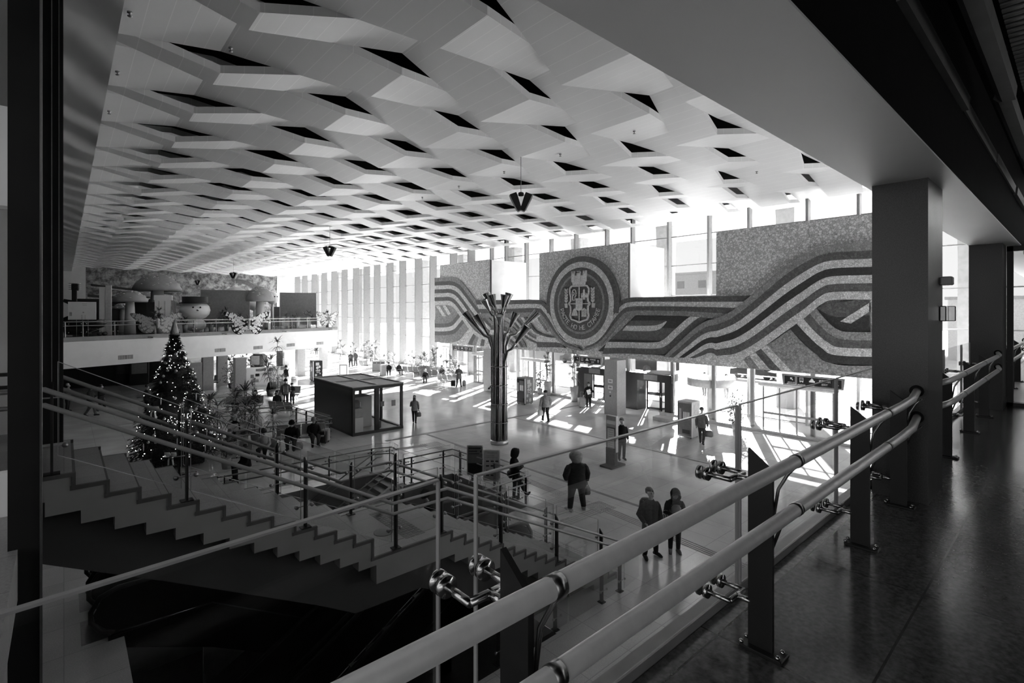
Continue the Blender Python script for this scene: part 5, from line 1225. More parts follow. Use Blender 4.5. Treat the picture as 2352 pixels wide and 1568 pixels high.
sitter('right of the seated pair behind the plants, long dark hair and open jacket', 580, 945, 232, .1, .1, ('lap','lap'), coat=.03, pants=.06, hair='hair_long', faced=True)
sitter('seated person with pale hair under the big dracaena, bent to the side', 632, 905, 10, .3, .2, ('lap','lap'), coat=.02, pants=.03, hair='hairg')
sitter('seated person with dark hair viewed from behind inside the glass railing', 642, 940, 55, .1, .05, ('lap','lap'), coat=.03, pants=.03, hair='hair')
sitter('white haired person in black sweater among the plants, turned to us', 528, 1020, 232, .0, .05, ('lap','lap'), coat=.016, pants=.03, hair='hairg', faced=True)
sitter('seated person in white padded jacket and dark hat in front of the foliage', 600, 1060, 240, .1, .3, ('lap','lap'), coat=.42, pants=.03, hair=None, hat=(.05,'beanie'), faced=True)
sitter('seated person in dark clothes behind the handrails, left of the white padded jacket', 522, 1062, 245, .1, .2, ('lap','lap'), coat=.05, pants=.03, hair='hairm')
sitter('seated person lowest on the left behind the handrails, profile to the left', 535, 1105, 190, .1, .1, ('lap','lap'), coat=.014, pants=.02, hair='hair')
# --- far left behind the stair glass
x, y = P(208,956); person('tall man in dark jacket and cap walking right, behind the stair handrails at far left', x, y, -25, 1.85, 'walk', ('hold','hold'), .02, .1, .04, .15, .03, None, hat=(.03,'cap'))
x, y = P(232,944); person('woman in dark coat walking right just behind the tall man at far left', x, y, -30, 1.66, 'walk', ('down','front'), .02, .1, .03, .05, .1, 'hair')
x, y = P(155,945); person('person in pale jacket at far left edge pushing a cart toward the right', x, y, -20, 1.75, 'stand', ('front','front'), .05, .05, .3, .03, .03, 'hairg')
x, y = P(337,948); person('person in padded jacket with pale rucksack standing left of the christmas tree', x, y, 20, 1.72, 'stand', ('front','front'), .02, .1, .10, .03, .04, 'hair', lng=.05)
# --- beside the landing, behind the totem and outside
person('person in dark hat and dark jacket on the escalator landing beyond the stair landing', 7.25, 11.35, 170, 1.74, 'walk', ('down','down'), .25, .3, .02, .02, .02, None, hat=(.015,'beanie'))
o = thing('carrier_bag', 'pale carrier bag with the person in dark hat on the escalator landing', 'bag', (6.75,10.85,.75), .4)
MB().loft([[(-.2*a,-.12*a,z),(.2*a,-.12*a,z),(.2*a,.12*a,z),(-.2*a,.12*a,z)] for z, a in ((-.2,.8),(0,1.05),(.2,.8),(.28,.4))], True, True, True).build('pouch', M['paper'], o); MB().tube([(-.08,0,.27),(0,0,.38),(.08,0,.27)], .01, 6).build('handle', M['paper'], o)
x, y = P(1428,1056); person('person in black coat half hidden behind the information totem', x, y, 235, 1.76, 'stand', ('down','down'), 0, .1, .012, .02, .02, 'hairm', lng=.1)
x, y = P(1612,1020); t, q, k = person('person walking with a big dark bag beside the right vending machine', x, y, 20, 1.74, 'walk', ('down','down'), 0, .05, .12, .05, .04, 'hair', lng=.05)
bag('big dark bag carried by the walker beside the right vending machine', 'travel_bag', t, q, 'Rr', .5, .32, .28, M['mid'])
person('left of two dark figures walking outside beyond the right glass front', 36.6, 19.2, 200, 1.75, 'walk', ('down','down'), 0, 0, .05, .06, .04, 'hair')
person('right of two dark figures walking outside beyond the right glass front', 36.8, 17.6, 200, 1.75, 'walk', ('down','down'), 0, 0, .05, .06, .04, 'hair')
# ================================================================ christmas tree
CX, CY = 3.55, 25.8
t = thing('christmas_tree', 'tall dark christmas tree with fairy lights and a wire topper behind the stair handrails', 'christmas tree', (CX,CY,0))
MB().lathe([(.14,0),(.11,2.5),(.05,5.2)], 10).build('trunk', M['bark'], t)
MB().bbox(0,0,.18,1.9,1.9,.36,.04).build('stand', M['black'], t)
rr = random.Random(4)
def trad(z): return 1.78*(1-(z-.35)/5.25)**.9*(1+.07*math.sin(z*7)) if z < 5.6 else .05
TREE = []
for k in range(5):
    mb = MB(); z0, z1 = .35+k*1.03, .35+(k+1)*1.03
    nb = int(620*(1-k*.17))
    for i in range(nb):
        z = rr.uniform(z0,z1); a = rr.uniform(0,2*PI); r1 = trad(z)*rr.uniform(.78,1.05); r0 = r1*rr.uniform(.25,.6)
        ca, sa = math.cos(a), math.sin(a); dz = -.10*r1+rr.uniform(-.05,.05)
        p0 = Vector((ca*r0,sa*r0,z)); p1 = Vector((ca*r1,sa*r1,z+dz)); d = p1-p0; sd = Vector((-sa,ca,0))
        for j in range(5):
            q = p0+d*(.15+.2*j); w = .15*(1-.09*j)
            for s in (-1,1):
                e = q+d.normalized()*.13+sd*s*w+Vector((0,0,rr.uniform(-.07,.07)))
                mb.add([tuple(q-d.normalized()*.035),tuple(q+d.normalized()*.035+Vector((0,0,.015))),tuple(e)], [(0,1,2)])
        e = p1+d.normalized()*.08
        mb.add([tuple(p1-sd*.03),tuple(p1+sd*.03),tuple(e)], [(0,1,2)])
    mb.build('foliage', M['needle'], t, normals=False)
# a dark core so that the crown is dense
MB().lathe([(1.15,.4),(1.1,1.0),(.75,2.6),(.4,4.2),(.08,5.5)], 20).build('inner_branches', M['needle'], t)
lt = MB()
for i in range(330):
    z = rr.uniform(.4,5.3) if i > 70 else rr.gauss(1.9,.28); a = rr.uniform(0,2*PI) if i > 70 else rr.gauss(-1.5,.22)
    r = trad(z)*rr.uniform(.93,1.06); lt.ball(r*math.cos(a), r*math.sin(a), z, .013, nu=5, nv=4)
tag(lt.build('fairy_lights', M['bulb'], t), kind='stuff')
tp = MB().lathe([(.17,5.45),(.10,5.8),(.015,6.12)], 12)
tp.build('topper', M['lgrey'], t); st = MB()
for k in range(10): a = 2*PI*k/10; st.tube([(0,0,6.1),(.22*math.cos(a),.06*math.sin(a)-.05,6.25+.2*math.sin(a))], .008, 5)
st.build('topper_star', M['lgrey'], t)
bb = None
for i in range(46):
    z = rr.uniform(.6,4.9); a = rr.uniform(-2.9,.4); r = trad(z)*1.0
    if bb is None:
        bb = MB().ball(0,0,0,.055,nu=14,nv=10).build('bauble', M['steel']); MB().lathe([(.018,.05),(.018,.075)], 8).build('cap', M['dsteel'], bb); o = bb
    else: o = copy_tree(bb)
    o.location = (CX+r*math.cos(a), CY+r*math.sin(a), z)
    tag(o, 'shiny bauble hanging on the christmas tree', 'bauble', 'baubles on the christmas tree')
ic = None
for i in range(16):
    z = rr.uniform(.8,3.0); a = rr.uniform(-2.6,.2); r = trad(z)*1.03
    if ic is None: ic = MB().lathe([(.012,0),(.02,-.1),(.016,-.24),(.003,-.3)], 8).build('icicle_ornament', M['white']); o = ic
    else: o = ic.copy(); col.objects.link(o)
    o.location = (CX+r*math.cos(a), CY+r*math.sin(a), z)
    tag(o, 'long pale icicle ornament hanging on the christmas tree', 'ornament', 'icicle ornaments on the christmas tree')
def bow(label, x, y, z, rz):
    t = thing('ribbon_bow', label, 'bow', (x,y,z), rz)
    for s in (-1,1): MB().loft([[(s*(.02+.22*k),-.03*w,.1*w*q) for q, w in ((-1,1),(0,1.5),(1,1),(0,.3))] for k, w in ((0,.3),(.5,1),(1,.8))], True, True, True).build('loop', M['white'], t)
    MB().ball(0,-.03,0,.05).build('knot', M['white'], t)
    for s in (-1,1): MB().tube([(0,0,0),(s*.08,-.02,-.2),(s*.1,0,-.42)], [.03,.05,.05], 6, flat=.25).build('tail', M['white'], t)
x, y = at(388,905,2.6); bow('pale ribbon bow high on the christmas tree, right of its middle', CX-.1+rt.x*.1-fw.x*1.25, CY+rt.y*.1-fw.y*1.25, 2.55, math.atan2(rt.y,rt.x))
bow('pale ribbon bow near the bottom right of the christmas tree', CX+rt.x*.85-fw.x*1.5, CY+rt.y*.85-fw.y*1.5, .75, math.atan2(rt.y,rt.x))
# ================================================================ plants
PR = random.Random(21)
def blades(mb, c, n, L, droop=.5, up=.6, w=.05, seg=4):
    for i in range(n):
        a = PR.uniform(0,2*PI); e = PR.uniform(-.1,up); l = L*PR.uniform(.7,1.1)
        d = Vector((math.cos(a),math.sin(a),0)); s = Vector((-d.y,d.x,0))*w; p = Vector(c); prev = None; vx = []
        for k in range(seg+1):
            u = k/seg; q = p+d*l*u*math.cos(e)+Vector((0,0,l*(math.sin(e)*u+up*.5*u-droop*u*u)))
            ww = math.sin(PI*min(.98,.12+u*.88))
            vx += [tuple(q-s*ww), tuple(q+s*ww)]
        o_ = len(mb.v); mb.add(vx, [(2*k,2*k+1,2*k+3,2*k+2) for k in range(seg)])
def plant(name, label, x, y, h, kind='dracaena', pot=True, z=0, heads=3, L=.5, m='leaf', potm='pot', ph=.45, pr=.22, spread=.25, group=None):
    t = thing(name, label, 'plant', (x,y,z), 0, group)
    b = 0
    if pot:
        MB().lathe([(pr*.72,0),(pr,ph),(pr*.9,ph),(pr*.86,ph-.04)], 18).build('pot', M[potm], t); MB().lathe([(pr*.88,ph-.05),(.01,ph-.04)], 14).build('soil', M['soil'], t); b = ph-.05
    stm = MB(); fo = MB()
    for k in range(heads):
        a = 2*PI*k/heads+PR.uniform(0,1); hh = h*(1-.28*k/max(1,heads-1)) if heads > 1 else h
        tip = Vector((math.cos(a)*spread*(0 if k == 0 else 1), math.sin(a)*spread*(0 if k == 0 else 1), hh-L*.35))
        stm.tube([(0,0,b),(tip.x*.4,tip.y*.4,(b+tip.z)*.5),tuple(tip)], .018, 6)
        if kind == 'dracaena': 
            blades(fo, tip, 26, L, .55, .9, .026+.016*L)
            if h > 1.7:
                blades(fo, tip-Vector((0,0,L*.5)), 18, L, .7, .5, .03)
                blades(fo, tip-Vector((0,0,L)), 16, L, .8, .4, .03)
        elif kind == 'snake': blades(fo, (tip.x*.4,tip.y*.4,b), 8, h*.8, .0, 1.5, .03)
        elif kind == 'bush':
            for i in range(60):
                a2 = PR.uniform(0,2*PI); rr_ = L*math.sqrt(PR.random()); zz = PR.uniform(b+.05,hh)
                blades(fo, (rr_*math.cos(a2)*.8,rr_*math.sin(a2)*.8,zz), 2, .2, .4, .8, .04, 2)
    stm.build('stem', M['bark'], t); fo.build('foliage', M[m], t, normals=False)
    return t
def ppx(name, label, px_, py_, h, **kw):
    x, y = at(px_, py_, kw.get('z',0)); return plant(name, label, x, y, h, **kw)
ppx('dracaena','big bushy dracaena in a planter beside the white counter',622,908,3.0,heads=4,L=.75,m='leafl',potm='potd',ph=.5,pr=.35,spread=.45)
ppx('dracaena','slender dracaena with a pale star of leaves rising above the white counter',637,902,4.3,heads=1,L=.8,m='leafl',pot=True)
ppx('dracaena','dracaena right of the tree, beside the near stair handrail',482,1026,2.5,heads=2,L=.8,spread=.3)
ppx('dracaena','dracaena behind the white haired person, second to the right of the tree',500,1018,2.1,heads=2,L=.75,spread=.35)
ppx('dracaena','large dracaena with long dark leaves standing before the seated pair',562,1000,2.6,heads=3,L=.95,spread=.5)
ppx('dracaena','dracaena just left of the white padded jacket, above the handrails',585,1010,2.3,heads=2,L=.8,spread=.3)
ppx('dracaena','small dracaena with star-like leaves beside the pointed black hat',627,1026,1.75,heads=1,L=.62)
ppx('dracaena','dracaena with upright leaves before the left of the seated pair',538,965,1.9,heads=1,L=.8)
ppx('house_plant','dark bushy plant between the second and third stone columns',530,892,2.2,kind='bush',L=.8,heads=3,m='leaf',potm='potd')
ppx('dracaena','pale dracaena behind the third stone column, above the dark bush',535,872,2.4,heads=3,L=.8,m='leafl',spread=.4)
ppx('dracaena','plant left of the excavator-like floor machine, behind the white counter',566,860,2.2,heads=3,L=.7,spread=.4)
ppx('house_plant','thin plant between the first and second stone columns',467,868,1.7,kind='dracaena',heads=1,L=.6)
ppx('house_plant','low plant with striped leaves below the white counter',585,905,1.2,heads=2,L=.5,m='leafl')
ppx('house_plant','leafy plant before the seated person with pale hair',648,902,1.4,heads=3,L=.5,m='leafl',spread=.3)
ppx('house_plant','sparse plant at the lower right of the christmas tree',520,1075,1.2,heads=2,L=.5,m='leaf')
# plants along the glass front
for i, (px_, py_, h, hd_, L, lab) in enumerate(((782,822,2.6,3,.8,'pale plant at the far end of the window row, by the balcony end'),(812,826,2.4,3,.8,'pale plant behind the two people standing far back'),(843,832,2.8,3,.9,'tall pale plant left of the person with back turned'),(862,836,3.0,3,.9,'tall pale plant right of the person with back turned'),(890,842,1.8,3,.7,'bushy plant behind the seated person in dark cap'),(905,845,1.7,2,.7,'round plant behind the recycling bins, second of the pair'),(946,850,2.2,3,.7,'plant behind the three seat bench, left of the bending man'),(975,855,2.1,3,.9,'palm-like plant directly behind the bending man'),(1003,860,2.9,4,.8,'tall bright plant between the bending man and the bushy-haired person'),(1018,862,1.6,2,.6,'low plant by the bushy-haired seated person'),(1036,872,2.3,3,.9,'dracaena left of the man in the open coat'),(1046,868,1.5,2,.7,'low plant just behind the four seat bench'))):
    x, y = at(px_, py_+3); plant('window_plant', lab, x, y, h, heads=hd_, L=L, m='leafl', spread=.4)
ppx('potted_tree','sparse small-leaved plant in a round pot, left of the walking man in cap',1240,905,2.3,kind='bush',heads=3,L=.45,m='leafl',pr=.22)
ppx('potted_tree','tall narrow plant in a tall planter, right of the sparse round-pot plant',1258,908,3.3,kind='dracaena',heads=4,L=.45,m='leafl',ph=1.05,pr=.3,spread=.15)
ppx('potted_tree','tall thin plant in a tall tapered planter left of the revolving door',1319,922,3.6,kind='dracaena',heads=2,L=.6,m='leafl',ph=1.1,pr=.3)
ppx('potted_tree','small-leaved plant outside the glass behind the near handrail',1690,990,2.2,kind='bush',heads=3,L=.5,m='leafl')
x, y = at(1000,860); t = thing('planter', 'low stone planter trough under the bright window plants', 'planter', (x+.2,y+1.2,0), -.72)
MB().bbox(0,0,.35,3.4,.7,.7,.03).build('trough', M['pot'], t); MB().box(-1.6,-.28,.66,1.6,.28,.705).build('soil', M['soil'], t)
# white counter with pictures, floor machine
x, y = at(609,886); t = thing('display_counter', 'white counter wall with pasted pictures, behind the big dracaena', 'counter', (x,y,0), -.25)
MB().bbox(0,0,.82,3.6,.35,1.64,.02).build('panel', M['white'], t)
for k, (a, b, w_, h_, m_) in enumerate(((-1.6,1.35,.32,.25,'black'),(-.35,1.42,.75,.2,'mid'),(.45,1.42,.34,.26,'black'),(1.45,1.5,.5,.3,'mid'),(-1.0,.9,.25,.3,'mid'),(-.6,1.0,.32,.24,'darkpanel'),(-.8,.5,.6,.25,'grey'))): MB().box(a-w_/2,-.185,b-h_/2,a+w_/2,-.174,b+h_/2).build('picture', M[m_], t)
x, y = at(594,846); t = thing('floor_machine', 'dark ride-on floor cleaning machine with rounded cab behind the white counter', 'machine', (x,y,0), -.7)
MB().bbox(0,0,.9,1.5,1.5,1.5,.25).build('body', M['darkpanel'], t); MB().bbox(0,-.2,1.95,1.3,1.1,.6,.2).build('hood', M['lgrey'], t); MB().bbox(0,0,2.45,.9,.9,.45,.15).build('cab', M['black'], t); MB().box(-.45,-.8,.5,.45,-.755,1.5).build('grille', M['mid'], t)
for a in (-.6,.6): MB().tube([(a-.1,-.3,.22),(a+.1,-.3,.22)], .22, 16).build('wheel', M['black'], t)
# dark shop counters under the balcony at left
x, y = at(250,885)
for k in range(6):
    px_ = 160+k*32; u, v = at(px_, 884); o = ob('shop_unit', ('first','second','third','fourth','fifth','sixth')[k]+' from the left of the dark shop units under the balcony', 'shop unit', u-.7, v, 0, u+.7, v+.6, 2.2, 'darkpanel', .03, 'shop units under the balcony')
    MB().box(.15,-.02,1.0,1.25,-.0,1.9).build('shop_window', M['mid' if k % 2 else 'black'], o)
# ================================================================ far balcony: railing, lamps, vents and the fairground figures
t = thing('balcony_balustrade', 'long glass balustrade along the far balcony edge with paired handrails', 'railing')
za = 4.8
for z in (5.78,5.52): MB().tube([edge(-.5,.12)+(z,), edge(LN,.12)+(z,)], .03, 8).build('handrail', M['rail'], t)
for px_ in (149,190,263,405,445,496,560,629,670,705,727):
    e = edge_px(px_, .16); T = RT(e[0],e[1],za,EA)
    p = MB().prism([(-.05,0),(.05,0),(.05,.9),(-.05,1.0)], -.02, .02, 'x', T).build('post', M['dsteel'], t)
    c = MB()
    for z in (.3,.85):
        for s in (-.14,.14): q = T @ Vector((s,-.12,z)); c.ball(q.x,q.y,q.z,.035,nu=8,nv=6)
    c.build('glass_clamp', M['chrome'], p)
for k in range(11): 
    a, b = edge(k*LN/11+.05,.05), edge((k+1)*LN/11-.05,.05); MB().prism([a,b,(b[0]-DY*.012,b[1]+DX*.012),(a[0]-DY*.012,a[1]+DX*.012)], 4.85, 5.95).build('glass_panel', M['gl'], t)
for k, (px_, py_) in enumerate(((355,773),(523,766),(659,760),(764,754))):
    e = edge_px(px_, -.3); t = thing('floodlight', ('leftmost','second','third','rightmost')[k]+' small floodlight sticking out of the white balcony front', 'lamp', (e[0],e[1],4.58), EA, 'floodlights on the balcony front')
    MB().tube([(-.3,.28,.02),(-.1,.05,.02)], .02, 6).build('arm', M['dsteel'], t); MB().box(-.18,-.14,-.03,.24,.14,.03).build('lamp_head', M['lgrey'], t); MB().box(-.15,-.11,-.036,.21,.11,-.03).build('lens', M['mid'], t)
for k, (px_, py_) in enumerate(((289,820),(506,804),(593,798),(668,792),(735,788))):
    e = edge_px(px_, -.012); d_ = depth(*e); z = EYE-(py_-HY)*d_/F; t = thing('air_vent', ('leftmost','second','third','fourth','rightmost')[k]+' barred air vent in the white balcony front', 'vent', (e[0],e[1],z), EA, 'air vents in the balcony front')
    MB().box(-.46,-.005,-.14,.46,.008,.14).build('recess', M['mid'], t); f = MB()
    for j in range(17):
        if j != 8: f.box(-.44+j*.054,-.02,-.13,-.415+j*.054,-.004,.13)
    f.build('slat', M['lgrey'], t)
def onb(px_, off): e = edge_px(px_, off); d_ = depth(*e); return e[0], e[1], d_/F
def mushroom(label, x0, x1, ytop, ycap, ystem, sx0, sx1, off, capm='cap'):
    u, v, s = onb((x0+x1)/2, off); zt_ = EYE+(HY-ytop)*s; zc = EYE+(HY-ycap)*s; W_ = (x1-x0)*s/2; rs = (sx1-sx0)*s/2
    t = thing('giant_mushroom', label, 'decoration', (u,v,4.8)); H = zt_-4.8; c = zc-4.8; dz = H-c
    MB().lathe([(rs*1.15,0),(rs,c*.5),(rs*.8,c+.1)], 20).build('stem', M['stem'], t)
    prof = [(.02,H),(W_*.35,H-dz*.08),(W_*.65,H-dz*.32),(W_*.88,H-dz*.62),(W_,H-dz*.9),(W_*.97,c-.05),(W_*.8,c-.0),(rs,c+.08)]
    cp = MB().lathe(prof, 32).build('cap', M[capm], t)
    sp = MB()
    for i in range(70):
        a = R.uniform(0,2*PI); q = R.uniform(.12,.97); 
        for (r0,z0),(r1,z1) in zip(prof[:5],prof[1:5]):
            if r0 <= q*W_ <= r1: z = z0+(z1-z0)*(q*W_-r0)/(r1-r0)
        sp.ball(q*W_*math.cos(a), q*W_*math.sin(a), z+.01, .075, .075, .035, 6, 4)
    tag(sp.build('spots', M['spot'], cp), kind='stuff')
mushroom('spotted giant mushroom with pale stem, front left on the far balcony', 264,333,667,692,748,292,312,2.6)
mushroom('largest spotted giant mushroom, its cap rising above the others on the far balcony', 314,409,627,667,748,345,375,5.5)
mushroom('small spotted mushroom tucked between the two big mushrooms', 305,348,662,682,745,322,330,11.0)
mushroom('pale spotted giant mushroom right of the large dark board', 566,628,657,691,748,585,604,2.0)
mushroom('low flat mushroom under the front left mushroom cap', 262,300,697,708,745,276,288,6.0)
for i, (x0, x1, y0, y1, off, lab) in enumerate(((469,567,666,740,3.4,'larger dark square board on the far balcony, next to the pale mushroom'),(647,723,672,742,3.0,'smaller dark board at the right end of the far balcony'))):
    u, v, s = onb((x0+x1)/2, off); W_ = (x1-x0)*s; z1 = EYE+(HY-y0)*s; t = thing('display_board', lab, 'board', (u,v,4.8), -.25)
    MB().box(-W_/2,-.05,.25,W_/2,.05,z1-4.8).build('panel', M['mid'], t); MB().box(-W_/2-.05,-.07,0,-W_/2,.07,z1-4.8).build('edge_profile', M['lgrey'], t); MB().box(W_/2,-.07,0,W_/2+.03,.07,z1-4.8).build('edge_profile', M['lgrey'], t)
u, v, s = onb(189, 1.0); t = thing('poster_board', 'white poster board with fine print at the left end of the far balcony', 'board', (u,v,4.8), -.2)
W_ = 50*s; MB().box(-W_/2,-.03,EYE-4.8-19*s,W_/2,.03,EYE-4.8+22*s).build('panel', M['white'], t); MB().tube([(-.3,0,0),(-.3,0,1.2)], .02, 6).tube([(.3,0,0),(.3,0,1.2)], .02, 6).build('leg', M['dsteel'], t)
pl = MB().box(-W_*.45,-.036,1.35,-W_*.36,-.03,1.6).box(.02,-.036,1.55,.10,-.03,1.62)
for k in range(5): pl.box(-.05,-.036,1.1+k*.07,.02,-.03,1.13+k*.07); pl.box(.13,-.036,1.1+k*.07,.17,-.03,1.13+k*.07)
pl.box(-.02,-.036,2.15,.26,-.03,2.17).box(.02,-.036,2.05,.24,-.03,2.07).build('print', M['print_'], t)
u, v, s = onb(243, 1.5); t = thing('standing_panel', 'tall narrow folded pale panel beside the front left mushroom', 'panel', (u,v,4.8), -.2)
MB().box(-.35,-.1,0,-.02,.1,EYE-4.8+56*s).build('leaf', M['offwhite'], t); MB().box(.0,-.12,0,.32,.08,EYE-4.8+60*s).build('leaf', M['lgrey'], t)
u, v, s = onb(171, 2.2); t = thing('guitar_figure', 'dark upright guitar neck figure at the left end of the far balcony', 'decoration', (u,v,4.8), -.2)
MB().bbox(0,0,EYE-4.8+20*s,.28,.12,80*s,.03).build('neck', M['black'], t); MB().bbox(.04,0,EYE-4.8+56*s,.42,.14,.5,.06).build('headstock', M['black'], t); MB().ball(0,0,.7,.9,.25,.7).build('sound_body', M['darkpanel'], t)
pg = MB()
for k in range(4): pg.tube([(-.3,0,EYE-4.8+51*s+k*.13),(.34,0,EYE-4.8+51*s+k*.13)], .03, 6)
pg.build('tuning_peg', M['lgrey'], t)
u, v, s = onb(200, 3.2); t = thing('dragonfly_figure', 'dark winged figure lying above the white poster board', 'decoration', (u,v,7.0), -.2)
for sgn in (-1,1): MB().prism([(0,0),(sgn*.7,.22),(sgn*1.25,.32),(sgn*1.3,.12),(sgn*.9,-.12),(sgn*.3,-.08)], -.05, .05, 'y').build('wing', M['black'], t)
MB().ball(0,0,0,.18,.3,.12).build('body', M['darkpanel'], t); MB().tube([(0,0,-2.2),(0,0,-.05)], .04, 6).build('pole', M['black'], t)
# pram
u, v, s = onb(221, .9); t = thing('pram', 'dark folding pram parked behind the glass of the far balcony, left side', 'pram', (u,v,4.8), -.2)
MB().ball(0,0,.75,.5,.28,.26).build('carrycot', M['black'], t); hd_ = MB().lathe([(.01,.32),(.2,.27),(.3,.1),(.32,0)], 14, M=Matrix.Translation((.25,0,.8))).build('canopy', M['mid'], t)
MB().tube([(-.75,0,1.05),(-.5,0,.85),(.3,0,.3),(.45,0,.12)], .02, 6).tube([(.5,0,.6),(-.3,0,.25),(-.42,0,.12)], .02, 6).build('frame', M['dsteel'], t)
for a in (-.42,.2,.45):
    for b in (-.22,.22): MB().tube([(a,b-.02,.13),(a,b+.02,.13)], .13, 14).build('wheel', M['black'], t)
# snowman, caterpillar, small figures
u, v, s = onb(448, 2.2); t = thing('snowman', 'white snowman figure with black top hat left of the large dark board', 'decoration', (u,v,4.8), -.2)
MB().ball(0,0,.55,.8,.75,.56).build('body', M['white'], t); MB().ball(0,0,1.75,1.1,1.0,.85).build('head', M['white'], t); h_ = MB().lathe([(1.12,2.3),(1.12,2.38),(.92,2.4),(.92,2.86),(.01,2.88)], 24).build('top_hat', M['black'], t)
MB().tube([(.2,-.95,1.75),(.3,-1.35,1.70)], [.07,.01], 8).build('nose', M['grey'], t); e_ = MB()
for a in (-.1,.4): MB().ball(a,-.96,1.98,.07).build('eye', M['black'], t)
u, v, s = onb(530, 9.0); t = thing('caterpillar_figure', 'long pale spotted caterpillar figure arching behind the large dark board', 'decoration', (u,v,4.8), -.25)
cp = [(-2.9,0,2.2),(-2.3,0,2.55),(-1.2,0,2.6),(-.2,0,3.1),(.7,0,3.3),(1.6,0,2.7),(2.4,0,2.1)]
MB().tube(cur(cp,4), [.12,.3,.48,.55,.55,.55,.55,.55,.6,.65,.7,.75,.8,.85,.88,.88,.85,.8,.75,.7,.66,.62,.6,.55,.5], 16).build('body', M['stem'], t)
for k, (a, z) in enumerate(((-2.2,1.0),(-1.1,1.0),(1.2,1.0),(2.2,.9))): MB().tube([(a,0,0),(a,0,z+1.3)], .16, 10).build('leg', M['stem'], t)
u2, v2, s2 = onb(626, 8.0); hd_ = MB().ball(0,0,0,.62,.55,.72).build('head', M['white'], t)
hd_.location = tuple(Matrix.Rotation(.25,4,'Z') @ Vector((u2-u,v2-v,3.15))); ey = MB().ball(.2,-.5,.12,.07).ball(.45,-.36,.12,.06).build('eye', M['black'], hd_); MB().tube([(0,0,-3.15),(0,0,-.5)], .12, 8).build('post', M['stem'], hd_)
u, v, s = onb(360, 4.0); t = thing('white_cabinet', 'white doorway box with dark left side under the largest mushroom cap', 'cabinet', (u,v,4.8), -.2)
MB().box(-.1,-.4,0,.95,.4,2.75).build('box', M['white'], t); MB().box(-.62,-.42,0,-.1,.4,2.4).build('dark_side', M['black'], t); MB().box(-.15,-.45,2.55,1.05,.42,2.95).build('head_panel', M['white'], t); MB().box(.15,-.42,.2,.22,-.40,2.5).box(.55,-.42,.2,.6,-.40,2.5).build('mullion', M['lgrey'], t)
u, v, s = onb(405, 3.6); t = thing('balloon_figure', 'tangle of shiny winged figure between the doorway box and the snowman', 'decoration', (u,v,4.8), -.2)
for k in range(4):
    a = .5+k*.62; MB().prism([(0,0),(1.3*math.cos(a)-.2*math.sin(a),1.3*math.sin(a)+.2*math.cos(a)),(1.6*math.cos(a),1.6*math.sin(a)),(1.3*math.cos(a)+.2*math.sin(a),1.3*math.sin(a)-.2*math.cos(a))], -.03+k*.01, .03+k*.01, 'y', Matrix.Translation((0,0,1.1))).build('wing', M['dsteel' if k % 2 else 'lgrey'], t)
MB().ball(0,0,1.1,.2,.25,.5).build('body', M['mid'], t); MB().tube([(0,0,0),(0,0,.8)], .05, 8).build('pole', M['dsteel'], t); MB().ball(.75,0,2.55,.33).build('globe', M['mid'], t); MB().tube([(.75,0,0),(.75,0,2.3)], .03, 6).build('globe_pole', M['dsteel'], t)
u, v, s = onb(680, 9.5); o = ob('dark_booth', 'dark booth behind the boards at the right end of the far balcony', 'booth', u-2.6, v, 4.8, u+1.5, v+.8, 7.0, 'black')
u, v, s = onb(280, 9.5); o = ob('dark_booth', 'dark booth behind the front left mushroom on the far balcony', 'booth', u-3.2, v, 4.8, u+3.0, v+.8, 7.5, 'black')
for i, (px_, off, h_, hd_, L_, lab) in enumerate(((520,.8,1.9,3,.6,'tall leafy plant before the larger dark board'),(484,.8,1.0,3,.4,'low spiky plant before the left edge of the larger dark board'),(552,.8,1.4,2,.45,'small plant before the right edge of the larger dark board'),(612,.9,1.2,3,.6,'spreading plant right of the pale mushroom stem'),(656,.7,1.4,2,.5,'plant before the left edge of the smaller dark board'),(683,.7,1.5,3,.55,'arching plant before the middle of the smaller dark board'),(710,.7,1.7,3,.6,'dense plant before the right part of the smaller dark board'),(752,.7,1.7,3,.6,'plant behind the rightmost butterfly'),(365,1.5,1.9,3,.5,'dark flowering plant behind the leftmost butterfly'),(425,1.0,1.2,3,.55,'dark plant below the snowman figure'))):
    u, v, s = onb(px_, off); plant('balcony_plant', lab, u, v, h_, heads=hd_, L=L_, z=4.8, pr=.2, ph=.6, spread=.35)
